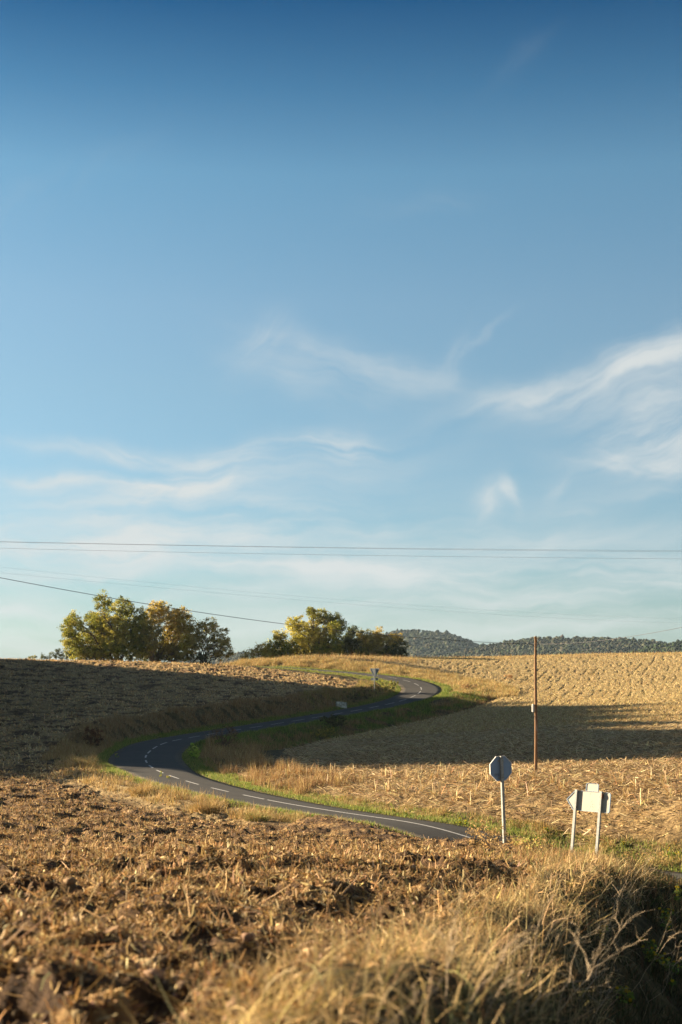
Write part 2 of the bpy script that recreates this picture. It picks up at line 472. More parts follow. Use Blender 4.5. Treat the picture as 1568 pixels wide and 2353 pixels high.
def mat_asphalt():
    m, nt = new_mat('asphalt')
    uv = N(nt, 'ShaderNodeAttribute', attribute_name='col').outputs['Color']   # R = lateral 0..1
    sep = N(nt, 'ShaderNodeSeparateColor'); nt.links.new(uv, sep.inputs[0])
    tc = N(nt, 'ShaderNodeTexCoord').outputs['Object']
    f = noise(nt, tc, .35, 4, .6); g = noise(nt, tc, 60, 2, .6); k = noise(nt, tc, 2.2, 5, .7, .5)
    c = ramp(nt, f, [(.35, (.038,.037,.035)), (.65, (.053,.051,.047))])
    c = mix(nt, ramp(nt, g, [(.4, 0.0), (.7, .5)]), c, (.105,.10,.088))
    track = ramp(nt, sep.outputs[0], [(.0, .75), (.12, .1), (.24, .4), (.36, .1), (.5, .28), (.64, .1), (.76, .4), (.88, .1), (1.0, .75)])
    c = mix(nt, math_n(nt, 'MULTIPLY', track, .5), c, (.08,.073,.06))
    pt = ramp(nt, noise(nt, tc, .8, 4, .6, .8), [(.56, 0.0), (.62, .55)])
    c = mix(nt, pt, c, (.072,.067,.057))
    edge = math_n(nt, 'MULTIPLY', ramp(nt, sep.outputs[0], [(.0, 1.0), (.11, 0.0), (.89, 0.0), (1.0, 1.0)]), ramp(nt, noise(nt, tc, 1.7, 5, .7), [(.4, .1), (.56, 1.0)]))
    c = mix(nt, edge, c, (.15,.115,.07))
    crack = ramp(nt, k, [(.485, 0.0), (.5, .6), (.515, 0.0)])
    c = mix(nt, math_n(nt, 'MULTIPLY', crack, .5), c, (.06,.057,.052))
    finish(nt, c, .95, g, .006, .5, .08)
    return m
M['asphalt'] = mat_asphalt()
def mat_paint():
    m, nt = new_mat('worn_road_paint')
    tc = N(nt, 'ShaderNodeTexCoord').outputs['Object']
    g = noise(nt, tc, 16, 4, .7)
    c = ramp(nt, g, [(.34, (.18,.175,.16)), (.6, (.46,.45,.42))])
    finish(nt, c, .7, g, .002, .4, .3)
    return m
M['paint'] = mat_paint()

ground = link('ground', GROUND_ME, M['ground'])
tag(ground, kind='structure')

# ------------------------------------------------------------------ road sheet and markings
def strip(name, idx, l0, l1, dz, mat, parent=None, cols=False, skirt=0.0):
    C = RC[idx]; Nn = RN[idx]
    lat = np.linspace(l0, l1, 9 if cols else 2)
    rows = []
    for l in lat:
        q = C.copy(); q[:, :2] += Nn*l
        q[:, 2] += dz+.04*(1-(l/WR)**2)+XF[idx]*l
        rows.append(q)
    cc = [np.full(len(C), (l-l0)/(l1-l0)) for l in lat]
    if skirt:
        a, b = rows[0].copy(), rows[-1].copy(); a[:, 2] -= skirt; b[:, 2] -= skirt
        a[:, :2] -= Nn*.08; b[:, :2] += Nn*.08
        rows = [a]+rows+[b]; cc = [cc[0]]+cc+[cc[-1]]
    V = np.stack(rows, 1); n, k = V.shape[:2]
    ii = np.arange(n-1)[:, None]*k+np.arange(k-1)[None]
    q = np.stack([ii, ii+1, ii+k+1, ii+k], -1).reshape(-1, 4)
    c = np.stack([np.stack(cc, 1)]*3, -1).reshape(-1, 3) if cols else None
    return V.reshape(-1, 3), q, c
idx = np.arange(len(RC))
V, q, c = strip('road', idx, -WR, WR, 0, None, cols=True, skirt=.2)
road = link('road', mesh_np('road', V, q, None, c, smooth=False), M['asphalt']); tag(road, kind='structure')
vs, qs, n = [], [], 0
def add_mark(s0, s1, w=.058, off=0.0):
    global n
    ss = np.linspace(s0, s1, max(2, int((s1-s0)/.4)))
    C = np.stack([np.interp(ss, RS, RC[:, k]) for k in range(3)], 1)
    Nn = np.stack([np.interp(ss, RS, RN[:, k]) for k in range(2)], 1); Nn /= np.linalg.norm(Nn, axis=1, keepdims=True)
    a, b = C.copy(), C.copy()
    a[:, :2] += Nn*(off-w); b[:, :2] += Nn*(off+w); zz = .04*(1-(off/WR)**2)+.006
    a[:, 2] += zz; b[:, 2] += zz
    m_ = len(ss); vs.append(np.concatenate([a, b]))
    k = np.arange(m_-1); qs.append(np.stack([k, k+m_, k+m_+1, k+1], 1)[:, ::1]+n); n += 2*m_
for j in dash_idx:
    sc = S_CTRL[j]; add_mark(sc-1.32, sc+1.32)
sc = S_CTRL[n_dash_end]
for k in range(3): add_mark(sc+2.5+k*4.33-1.3, sc+2.5+k*4.33+1.3)
add_mark(RS[3]+10, S_CTRL[12]+1.6)                    # continuous line on the approach to the junction
mk = link('road_marking', mesh_np('road_marking', np.concatenate(vs), np.concatenate(qs)), M['paint'], road)

# ------------------------------------------------------------------ blades
def blades(B, L, W, head, lean, curve, col, nseg=2, tip=.15, wang=None):
    n = len(B)
    if n == 0: return np.zeros((0, 3)), np.zeros((0, 4), int), None, np.zeros((0, 3))
    hx, hy = np.cos(head), np.sin(head)
    if wang is None: wang = np.zeros(n)
    ca, sa = np.cos(wang), np.sin(wang)
    pos = np.array(B, np.float64); out = np.empty((n, (nseg+1)*2, 3))
    for k in range(nseg+1):
        t = k/nseg; th = lean+curve*t
        st, ct = np.sin(th), np.cos(th)
        side = np.stack([-hy*ca+hx*ct*sa, hx*ca+hy*ct*sa, -st*sa], 1)
        w = (W*(1-(1-tip)*t**1.3)*.5)[:, None]
        out[:, 2*k] = pos-side*w; out[:, 2*k+1] = pos+side*w
        if k < nseg:
            tm = lean+curve*(k+.5)/nseg
            pos = pos+(L/nseg)[:, None]*np.stack([hx*np.sin(tm), hy*np.sin(tm), np.cos(tm)], 1)
    V = out.reshape(-1, 3); m_ = (nseg+1)*2
    base = np.arange(n)[:, None]*m_
    q = np.concatenate([base+np.array([2*k, 2*k+1, 2*k+3, 2*k+2]) for k in range(nseg)])
    return V, q, None, np.repeat(col, m_, 0)

def pick(pal, n, jit=.18):
    pal = np.array(pal); c = pal[rng.integers(0, len(pal), n)]
    return np.clip(c*(1+jit*rng.standard_normal((n, 1)))*(1+.06*rng.standard_normal((n, 3))), .004, .8)

def polar(n, r0, r1, a0, a1, p):
    u = rng.random(n)
    e = 2-p
    r = (r0**e+u*(r1**e-r0**e))**(1/e) if abs(e) > 1e-6 else r0*(r1/r0)**u
    a = a0+(a1-a0)*rng.random(n)
    return r*np.sin(a), r*np.cos(a), r

def stuff(name, parts, mat, label, cat):
    V, q, t, c = merge(parts)
    o = link(name, mesh_np(name, V, q, t, c), mat)
    return tag(o, label, cat, kind='stuff')

STRAW = [(.52,.36,.165),(.45,.295,.125),(.36,.225,.088),(.28,.165,.06),(.21,.115,.04),(.58,.43,.23)]
DARKSTRAW = [(.10,.058,.028),(.15,.088,.04),(.22,.135,.06)]
GOLD = [(.46,.32,.125),(.39,.255,.095),(.51,.375,.165),(.32,.205,.07),(.43,.325,.15)]
RUSSET = [(.26,.15,.065),(.32,.2,.09),(.2,.11,.05),(.38,.25,.11)]
GREEN = [(.13,.19,.032),(.18,.23,.042),(.10,.15,.028),(.25,.27,.055)]

def on_ground(x, y, lift=0.0): return np.stack([x, y, zat(x, y)+lift], 1)

# straw and torn maize leaf on the ploughed slope in front
def near_straw():
    parts = []
    x, y, r = polar(950000, 4.6, 85, -.29, .29, 1.55)
    lat, s, _ = road_near(x, y)
    pl, st, g = zones(x, y, lat, s)
    dens = .32+.95*smooth01(-.35, .5, gnoise(x/.9, y/.9, 91)+.6*gnoise(x/.35, y/.35, 92))
    hol = smooth01(.05, .55, gnoise(x/.85+3.1, y/1.1, 35))
    hol = np.maximum(hol, smooth01(26, 11, r)*smooth01(.0, .42, gnoise(x/.62, y/.55, 38)))
    dens = (dens-.1)*(1-.9*hol)*(.62+.7*smooth01(-.35, .3, gnoise(x/2.2, y/1.7, 93)))+.03
    dens *= np.where((np.abs(lat) < 7.2) & (s < S_APEX_L-10), .22, 1.0)
    k = (pl > rng.random(len(x))) & (rng.random(len(x)) < dens) & (y < 100)
    x, y, r = x[k], y[k], r[k]; n = len(x)
    far = np.clip(r/45, 1, 2)
    head = rng.random(n)*2*math.pi
    kind = rng.random(n)
    kind = kind*.72
    fine = .62+.38*smooth01(9, 24, r)
    L = fine*np.where(kind < .5, rng.lognormal(-2.6, .45, n), rng.lognormal(-2.1, .45, n))
    W = np.where(kind < .5, rng.uniform(.014, .042, n), rng.uniform(.005, .010, n))*far*fine
    lean = np.where(rng.random(n) < .2, rng.uniform(.15, 1.0, n), rng.uniform(.95, 1.65, n))
    curve = np.where(kind < .5, rng.normal(.3, .8, n), rng.normal(0, .12, n))
    c = pick(STRAW, n, .22); dk = rng.random(n) < .26
    c[dk] = pick(DARKSTRAW, dk.sum())
    parts.append(blades(on_ground(x, y, -.01+.03*rng.random(n)), L, W, head, lean, curve, c, 2, .45, rng.normal(0, .7, n)))
    # long stalks lying about
    x, y, r = polar(4500, 5, 60, -.31, .31, 1.3)
    lat, s, _ = road_near(x, y); pl, st, g = zones(x, y, lat, s)
    k = (pl > .5) & (np.abs(lat) > 5); x, y = x[k], y[k]; n = len(x)
    parts.append(blades(on_ground(x, y, .02), rng.uniform(.12, .38, n), rng.uniform(.007, .013, n), rng.random(n)*6.28, rng.normal(1.35, .3, n),
                        rng.normal(0, .12, n), pick(STRAW, n), 2, .7, rng.normal(0, .8, n)))
    return parts
stuff('straw_litter', near_straw(), M['straw'], 'torn straw and maize leaves littering the ploughed slope in front', 'straw')

# clods
def clods():
    bm = bmesh.new(); bmesh.ops.create_icosphere(bm, subdivisions=1, radius=1)
    bv = np.array([v.co[:] for v in bm.verts]); bt = np.array([[v.index for v in f.verts] for f in bm.faces]); bm.free()
    x, y, r = polar(15000, 4.8, 80, -.31, .31, 1.5)
    lat, s, _ = road_near(x, y); pl, st, g = zones(x, y, lat, s)
    dens = smooth01(-.3, .4, gnoise(x/1.4, y/1.4, 95))
    k = (pl > .6) & (rng.random(len(x)) < .2+.8*dens); x, y = x[k], y[k]; n = len(x)
    sz = np.minimum(rng.lognormal(-3.4, .45, n), .05)
    ns = 1+.4*rng.standard_normal((n, len(bv)))
    ax = rng.uniform(.7, 1.4, (n, 1, 3)); ax[:, :, 2] *= .75
    V = bv[None]*ns[:, :, None]*ax*sz[:, None, None]
    th = rng.random(n)*6.28; ct, st_ = np.cos(th)[:, None], np.sin(th)[:, None]
    V = np.stack([V[..., 0]*ct-V[..., 1]*st_, V[..., 0]*st_+V[..., 1]*ct, V[..., 2]], -1)
    V += on_ground(x, y, .008)[:, None]
    T = (np.arange(n)[:, None, None]*len(bv)+bt[None]).reshape(-1, 3)
    c = np.repeat(pick([(.22,.145,.08),(.16,.1,.055),(.28,.19,.1),(.1,.062,.034)], n), len(bv), 0)
    return [(V.reshape(-1, 3), None, T, c)]
stuff('soil_clods', clods(), M['straw'], 'dry brown clods turned up on the ploughed slope in front', 'soil')

# residue on the far left slope
def hill_residue():
    x, y, r = polar(230000, 78, 215, -.31, .12, 1.0)
    lat, s, _ = road_near(x, y); pl, st, g = zones(x, y, lat, s)
    dens = smooth01(-.2, .3, gnoise(x/2.6, y/1.5, 61)+.6*gnoise(x/.9, y/.7, 62)+.08)
    k = (pl > .5) & (rng.random(len(x)) < dens) & (y > 78); x, y = x[k], y[k]; n = len(x)
    c = 1.2*pick(STRAW[:3]+STRAW[5:], n, .2); dk = rng.random(n) < .14; c[dk] = pick(DARKSTRAW, dk.sum())
    return [blades(on_ground(x, y, 0), rng.uniform(.08, .26, n), rng.uniform(.05, .10, n), rng.random(n)*6.28, rng.uniform(.4, 1.5, n),
                   rng.normal(.3, .4, n), c, 1, .5, rng.normal(0, .5, n))]
stuff('field_residue', hill_residue(), M['straw'], 'short crop residue covering the far ploughed slope on the left', 'straw')

# maize field on the right: laid straw and standing stubble
def field_xy(n, r0, r1, a0, a1, p):
    x, y, r = polar(n, r0, r1, a0, a1, p)
    lat, s, _ = road_near(x, y); pl, st, g = zones(x, y, lat, s)
    k = st > .5
    return x[k], y[k], r[k]
def maize_litter():
    x, y, r = field_xy(170000, 44, 150, -.08, .31, 2.2)
    dens = .35+.65*smooth01(-.3, .4, gnoise(x/1.7, y/2.5, 101)); k = rng.random(len(x)) < dens
    x, y, r = x[k], y[k], r[k]; n = len(x)
    hd = rng.normal(0, .75, n)+np.where(rng.random(n) < .5, 0, math.pi)
    c = pick([(.56,.42,.22),(.44,.31,.15),(.32,.21,.095),(.60,.47,.27),(.22,.14,.06),(.15,.095,.045)], n, .2)
    a = blades(on_ground(x, y, .02), rng.uniform(.12, .55, n), rng.uniform(.014, .034, n), hd, rng.normal(1.38, .22, n), rng.normal(.1, .15, n), c, 1, .7, rng.normal(0, .9, n))
    x, y, r = field_xy(200000, 120, 250, -.08, .31, 1.2); n = len(x)
    c = pick([(.50,.385,.175),(.42,.31,.13),(.55,.435,.21),(.33,.23,.09)], n, .2)
    b = blades(on_ground(x, y, 0), rng.uniform(.08, .3, n), rng.uniform(.03, .06, n), rng.random(n)*6.28, rng.uniform(.5, 1.5, n), rng.normal(.2, .4, n), c, 1, .5, rng.normal(0, .6, n))
    return [a, b]
stuff('maize_litter', maize_litter(), M['straw'], 'pale broken maize stalks strewn flat over the right hand field', 'straw')

def stubble_rows():
    u = np.arange(-20, 62, .75); v = np.arange(40, 240, .21)
    U, Vv = np.meshgrid(u, v); U = U.ravel()+.05*rng.standard_normal(U.size); Vv = Vv.ravel()+.06*rng.standard_normal(Vv.size)
    # c = .97x-.24y ; w = .24x+.97y
    x = .97*U+.24*Vv; y = -.24*U+.97*Vv
    wob = -.18*gnoise(x/9, y/9, 41); x = x+wob
    k = (np.abs(np.arctan2(x, y)) < .31) & (y > 42); x, y = x[k], y[k]
    lat, s, _ = road_near(x, y); pl, st, g = zones(x, y, lat, s)
    keep = np.where(y < 85, .42, np.where(y < 130, .55, .10))*(.35+.9*smooth01(-.2, .4, gnoise(x/3, y/3, 107)))
    k = (st > .6) & (rng.random(len(x)) < keep); x, y = x[k], y[k]
    m_ = 2; x = np.repeat(x, m_)+.04*rng.standard_normal(len(x)*m_); y = np.repeat(y, m_)+.04*rng.standard_normal(len(y)*m_); n = len(x)
    c = pick([(.52,.4,.21),(.44,.31,.15),(.34,.22,.1),(.56,.44,.26)], n, .18)
    return [blades(on_ground(x, y, -.02), rng.uniform(.08, .30, n)*np.where(y > 130, .7, 1), rng.uniform(.018, .03, n), rng.random(n)*6.28, np.abs(rng.normal(0, .35, n)),
                   rng.normal(.15, .25, n), c, 1, .75, rng.normal(0, .5, n))]
stuff('maize_stubble', stubble_rows(), M['straw'], 'rows of cut maize stubble standing across the right hand field', 'stubble')

# ------------------------------------------------------------------ road verges
def verge_xy(n, smin, smax, lmin, lmax):
    s = rng.uniform(smin, smax, n); l = rng.uniform(lmin, lmax, n)
    x = np.interp(s, RS, RC[:, 0])+np.interp(s, RS, RN[:, 0])*l
    y = np.interp(s, RS, RC[:, 1])+np.interp(s, RS, RN[:, 1])*l
    lat, s2, _ = road_near(x, y)
    k = np.abs(lat) > WR-.22+.3*rng.random(len(x))
    return x[k], y[k], lat[k], s2[k]
SJ, SL, SR_ = S_JUNC, S_APEX_L, S_APEX_R
def green_verge():
    parts = []
    for side in (-1, 1):
        for (a, b, n, l1, hi) in ((SJ-12, SL-20, 26000, 2.0, .22), (SL-20, SR_, 60000, 1.9, .26), (SR_, RS[-1]-60, 20000, 2.2, .3)):
            if side < 0 and a == SJ-12: l1, n = 1.0, 9000
            if side < 0 and a == SL-20: l1 = 1.5
            x, y, lat, s = verge_xy(n, a, b, *sorted((side*(WR-.2), side*(WR+l1))))
            den = smooth01(-.6, .2, gnoise(x/1.5, y/1.5, 111)); k = rng.random(len(x)) < .25+.75*den; x, y, s = x[k], y[k], s[k]; n_ = len(x)
            c = pick(GREEN+[(.24,.24,.06),(.3,.26,.09)], n_, .2)
            parts.append(blades(on_ground(x, y, -.02), rng.uniform(.08, hi, n_), rng.uniform(.02, .035, n_), rng.random(n_)*6.28, np.abs(rng.normal(.2, .3, n_)),
                                rng.normal(.4, .4, n_), c, 2, .1, rng.normal(0, .5, n_)))
    # lusher green on the lower embankment of the straight
    x, y, lat, s = verge_xy(70000, SL+8, SR_+4, WR+.3, WR+6.0)
    den = smooth01(-.15, .35, gnoise(x/3.2, y/3.2, 115)+.25); k = rng.random(len(x)) < den; x, y = x[k], y[k]; n_ = len(x)
    parts.append(blades(on_ground(x, y, -.02), rng.uniform(.12, .42, n_), rng.uniform(.022, .04, n_), rng.random(n_)*6.28, np.abs(rng.normal(.25, .3, n_)),
                        rng.normal(.5, .4, n_), pick(GREEN+[(.06,.08,.022)], n_, .2), 2, .1, rng.normal(0, .5, n_)))
    return parts
stuff('green_grass', green_verge(), M['leaf'], 'short green grass edging both sides of the winding road', 'grass')

def dry_verge():
    parts = []
    def tuft(n, s0, s1, l0, l1, h0, h1, pal, w=(.018, .032), seed=121, thr=(-.3, .3), lean=.25, seg=2):
        x, y, lat, s = verge_xy(n, s0, s1, l0, l1)
        den = smooth01(*thr, gnoise(x/1.4, y/1.4, seed)+.4*gnoise(x/.5, y/.5, seed+1)); k = rng.random(len(x)) < den; x, y = x[k], y[k]; n_ = len(x)
        hh = .65+.6*smooth01(-.4, .5, gnoise(x/2.4, y/2.4, seed+2))
        parts.append(blades(on_ground(x, y, -.03), rng.uniform(h0, h1, n_)*hh, rng.uniform(*w, n_), rng.random(n_)*6.28, np.abs(rng.normal(lean, .25, n_)),
                            rng.normal(.45, .35, n_), pick(pal, n_, .18), seg, .1, rng.normal(0, .5, n_)))
    pale = GOLD+[(.36,.3,.12),(.3,.28,.1)]
    tuft(26000, SJ-14, SL-26, WR+.8, WR+2.1, .10, .30, pale, seed=131)                    # inner side, lit, by the maize
    tuft(26000, SL-30, SL+14, WR+1.2, WR+5.2, .3, .95, GOLD+RUSSET*2, seed=135, thr=(-.1, .4))    # tall russet grass on the inside of the left bend
    tuft(30000, SL+6, SR_-8, WR+2.5, WR+6.5, .25, .8, RUSSET+[(.3,.24,.1)], seed=139, thr=(-.1, .45))
    tuft(16000, SL-44, SL-2, -WR-3.4, -WR-.9, .2, .6, GOLD, seed=143, thr=(-.1, .35))      # near side, in front of the bend
    tuft(9000, SJ+2, SL-40, -WR-1.9, -WR-.9, .12, .4, pale, seed=147, thr=(.0, .5))
    tuft(14000, SL-4, SL+14, -WR-4.5, -WR-.9, .25, .7, GOLD+RUSSET, seed=149)
    tuft(60000, SL+8, SR_-16, -WR-4.4, -WR-1.2, .15, .55, RUSSET+[(.36,.27,.14),(.3,.24,.13)], seed=151, thr=(-.45, .2))   # cut bank under the left field
    tuft(26000, SR_-28, SR_+4, -WR-5.2, -WR-.6, .2, .6, GOLD+RUSSET+GREEN, seed=155)
    tuft(70000, SR_-6, RS[-1]-50, WR+1.4, WR+9.5, .25, .75, GOLD+[(.4,.27,.11),(.36,.32,.11),(.52,.42,.2)], w=(.03, .05), seed=159, thr=(-.6, .0))   # golden bank beyond the upper bend
    tuft(9000, SR_+4, RS[-1]-50, -WR-2.4, -WR-.3, .06, .2, GOLD+GREEN, w=(.03, .05), seed=163)
    # fringe of tall stems along the skyline
    for (a, b, d0, d1, n_, hmax) in ((0, 560, 186, 199, 2600, .5), (560, 960, 212, 220, 3600, 1.1), (940, 1600, 226, 242, 4200, .7)):
        px = rng.uniform(a-60, b, n_); d = rng.uniform(d0, d1, n_); x = (px-CX)/F*d
        parts.append(blades(on_ground(x, d, -.03), rng.uniform(.15, hmax, n_)*rng.uniform(.4, 1, n_), rng.uniform(.03, .055, n_), rng.random(n_)*6.28, np.abs(rng.normal(.1, .2, n_)),
                            rng.normal(.2, .3, n_), pick(GOLD+RUSSET, n_), 2, .15))
    return parts
stuff('dry_grass', dry_verge(), M['straw'], 'tall dry golden grass along the banks of the winding road', 'grass')

# ------------------------------------------------------------------ grassy bank in the foreground
def bank_grass():
    parts = []
    def samp(n, y0, y1, c0, c1, p):
        e = 2-p; u = rng.random(n); y = (y0**e+u*(y1**e-y0**e))**(1/e)
        co = rng.uniform(c0, c1, n); x = np.interp(y, CREST[:, 1], CREST[:, 0])+co
        k = np.abs(np.arctan2(x, y)) < .32; x, y, co = x[k], y[k], co[k]
        lat, s, _ = road_near(x, y); k = (lat < -WR-.3)
        return x[k], y[k], co[k]
    # matted pale grass combed to the right along the crest
    x, y, co = samp(120000, 4.6, 44, -.4, 1.4, 1.5)
    den = smooth01(-.12, .4, gnoise(x/.8, y/.8, 171)+.5*gnoise(x/.3, y/.3, 172))*smooth01(-.4, .25, co)*smooth01(1.25, .6, co)
    k = rng.random(len(x)) < den; x, y, co = x[k], y[k], co[k]; n = len(x); f = np.clip(y/14, 1, 3)
    parts.append(blades(on_ground(x, y, -.03), rng.uniform(.05, .20, n)*(.5+.9*smooth01(-.3, .5, gnoise(x/1.1, y/1.1, 173))), rng.uniform(.005, .011, n)*f, rng.normal(-.2, 1.5, n), np.abs(rng.normal(.75, .45, n)),
                        rng.normal(.9, .6, n), pick(GOLD+[(.3,.19,.08),(.26,.16,.06),(.38,.31,.1)], n, .2), 4, .1, rng.normal(0, .6, n)))
    # long bent pale strands tangled over the crest
    x, y, co = samp(5500, 4.6, 34, -.1, 1.5, 1.5); n = len(x); f = np.clip(y/14, 1, 3)
    parts.append(blades(on_ground(x, y, .03), rng.uniform(.15, .5, n), rng.uniform(.004, .008, n)*f, rng.random(n)*6.28, np.abs(rng.normal(.8, .4, n)),
                        rng.normal(.7, .6, n), pick([(.52,.39,.19),(.45,.32,.14),(.36,.24,.1)], n, .2), 5, .3, rng.normal(0, .6, n)))
    # sparse weeds and rough grass on the slope, colours darkened to deepen its shade
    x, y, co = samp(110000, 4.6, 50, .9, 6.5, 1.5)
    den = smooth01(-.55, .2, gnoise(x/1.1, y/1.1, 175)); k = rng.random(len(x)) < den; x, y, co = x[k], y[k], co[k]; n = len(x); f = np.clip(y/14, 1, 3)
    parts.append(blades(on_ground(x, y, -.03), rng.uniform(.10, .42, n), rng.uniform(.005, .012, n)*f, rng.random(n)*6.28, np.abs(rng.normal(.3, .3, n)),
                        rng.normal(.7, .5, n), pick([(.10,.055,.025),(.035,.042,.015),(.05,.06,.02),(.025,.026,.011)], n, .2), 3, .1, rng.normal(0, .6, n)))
    # rough strip round the sign posts
    x, y, co = samp(75000, 26, 56, -1.6, 6.5, .6)
    den = smooth01(-.4, .3, gnoise(x/1.2, y/1.2, 178)); k = (rng.random(len(x)) < den); x, y = x[k], y[k]; n = len(x)
    parts.append(blades(on_ground(x, y, -.03), rng.uniform(.10, .38, n), rng.uniform(.012, .022, n), rng.random(n)*6.28, np.abs(rng.normal(.3, .3, n)),
                        rng.normal(.5, .4, n), pick(GOLD+RUSSET*2+[(.16,.18,.045),(.11,.14,.035)], n, .2), 2, .1, rng.normal(0, .6, n)))
    return parts
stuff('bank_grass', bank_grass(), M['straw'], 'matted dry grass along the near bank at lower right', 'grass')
# ------------------------------------------------------------------ tubes
def tube(pts_, rad, sides=5):
    p = np.asarray(pts_, np.float64); k = len(p); rad = np.broadcast_to(np.asarray(rad, float), (k,))
    t = np.gradient(p, axis=0); t /= np.linalg.norm(t, axis=1, keepdims=True)+1e-9
    ref = np.where(np.abs(t[:, 2:3]) > .9, np.array([[1., 0, 0]]), np.array([[0, 0, 1.]]))
    u = np.cross(t, ref); u /= np.linalg.norm(u, axis=1, keepdims=True)+1e-9
    v = np.cross(t, u)
    a = np.arange(sides)*2*math.pi/sides
    V = p[:, None]+rad[:, None, None]*(np.cos(a)[None, :, None]*u[:, None]+np.sin(a)[None, :, None]*v[:, None])
    ii = np.arange(k-1)[:, None]*sides; j = np.arange(sides)[None]; j2 = (j+1) % sides
    q = np.stack([ii+j, ii+sides+j, ii+sides+j2, ii+j2], -1).reshape(-1, 4)
    caps = []
    for b in (0, (k-1)*sides):
        c = [b+i for i in range(sides)]
        for i in range(1, sides-1): caps.append([c[0], c[i], c[i+1]] if b else [c[0], c[i+1], c[i]])
    return V.reshape(-1, 3), q, np.array(caps), np.array([[.3, .2, .1]])

def tubes_obj(name, tl, mat, parent=None, smooth=True):
    V, q, t, c = merge(tl)
    return link(name, mesh_np(name, V, q, t, None, smooth), mat, parent)

# ------------------------------------------------------------------ trees and shrubs
def leaf_cloud(centers, crad, nleaf, size, pal_idx, pals, jit=.2):
    """centers (n,3): leaf clumps"""
    n = len(centers)
    C = np.repeat(centers, nleaf, 0); m_ = len(C)
    off = rng.standard_normal((m_, 3))*np.repeat(crad, nleaf)[:, None]*np.array([.62, .62, .5])
    c = C+off
    a = rng.standard_normal((m_, 3)); a[:, 2] *= .7; a /= np.linalg.norm(a, axis=1, keepdims=True)
    b = np.cross(a, rng.standard_normal((m_, 3))); b /= np.linalg.norm(b, axis=1, keepdims=True)
    s = size*rng.uniform(.6, 1.3, (m_, 1))
    V = np.stack([c-a*s, c+b*s*.55, c+a*s, c-b*s*.55], 1).reshape(-1, 3)
    q = np.arange(m_*4).reshape(-1, 4)
    base = np.empty((n, 3))
    for k in range(n):
        pl = pals[pal_idx[k]]; base[k] = pl[rng.integers(len(pl))]
    base *= (1+.22*rng.standard_normal((n, 1)))
    col = np.repeat(base, nleaf, 0)*(1+jit*rng.standard_normal((m_, 1)))
    col = np.clip(col, .008, .6)
    return V, q, None, np.repeat(col, 4, 0)

def wiggle(a, b, n=6, amp=.06, sag=0):
    a, b = np.asarray(a, float), np.asarray(b, float)
    t = np.linspace(0, 1, n)[:, None]; L = np.linalg.norm(b-a)
    w = rng.standard_normal((n, 3))*amp*L*np.sin(t*math.pi)
    p = a+(b-a)*t+w; p[:, 2] += sag*L*np.sin(t[:, 0]*math.pi)
    return p

def tree(name, label, cat, group, d, lobes, pals, base_px=None, leaf=.125, dens=10.0, nleaf=30, crad=.31, trunk_r=.16, ntrunk=1, depth=.55, interior=.35):
    """lobes: (px, py, rx_px, ry_px, palette index) in the survey photograph at distance d"""
    k = d/F
    lob = []
    zx = [l[0] for l in lobes]; cxp = (min(zx)+max(zx))/2; half = max((max(zx)-min(zx))*k*.5, .6)
    for (px, py, rx, ry, pi) in lobes:
        dd = rng.uniform(-1, 1)*half*depth
        lob.append((P(px, py, d)+np.array([0, dd, 0]), rx*k, ry*k, pi))
    bx = (base_px if base_px else cxp)
    gx = (bx-CX)*k; gz = float(zat(np.array([gx]), np.array([d]))[0])
    base = np.array([gx, d, gz])
    root = empty(name, base)
    tag(root, label, cat, group)
    cen, cr, pidx, tl = [], [], [], []
    trunks = []
    for t_ in range(ntrunk):
        o = np.array([rng.uniform(-.25, .25)*(ntrunk > 1)*half*2, rng.uniform(-.4, .4)*(ntrunk > 1), -.15])
        trunks.append(o)
    for (c, rx, rz, pi) in lob:
        n = max(4, int(dens*rx*rz*3.2))
        v = rng.standard_normal((n, 3)); v /= np.linalg.norm(v, axis=1, keepdims=True)
        r = np.where(rng.random(n) < interior, rng.random(n)**.5*.8, np.where(rng.random(n) < .16, rng.uniform(1.04, 1.28, n), rng.uniform(.7, 1.04, n)))[:, None]
        ry = (rx+rz)/2
        p = c-base+v*r*np.array([rx, ry, rz])
        g = zat(p[:, 0]+base[0], p[:, 1]+base[1])-base[2]
        kk = p[:, 2] > g+.1
        p = p[kk]
        cen.append(p); cr.append(crad*rng.uniform(.7, 1.3, len(p))); pidx += [pi]*len(p)
        st = trunks[rng.integers(ntrunk)]
        lc = c-base
        fork = np.array([st[0]*.6+lc[0]*.25, st[1]*.6+lc[1]*.25, max(.2, lc[2]*.42)])
        a = wiggle(st, fork, 5, .04); b = wiggle(fork, lc, 6, .06)
        limb = np.vstack([a, b[1:]])
        tl.append(tube(limb, np.linspace(trunk_r, trunk_r*.28, len(limb)), 6))
        for q in p[rng.permutation(len(p))[:min(len(p), 12)]]:
            tl.append(tube(wiggle(b[rng.integers(2, 6)], q, 4, .08), np.linspace(trunk_r*.22, .012, 4), 4))
    tubes_obj('trunk', tl, M['bark'], root)
    cen = np.concatenate(cen); cr = np.concatenate(cr)
    V, q, t, c = leaf_cloud(cen, cr, nleaf, leaf, pidx, [[tuple(1.35*v for v in p) for p in pl] for pl in pals])
    link('crown', mesh_np('crown', V, q, None, c), M['leaf'], root)
    return root

def zl(lst, zx0, zy0, pi, s=.3663):
    return [(x*s+zx0, y*s+zy0, rx*s, ry*s, (p[0] if p else pi)) for (x, y, rx, ry, *p) in lst]

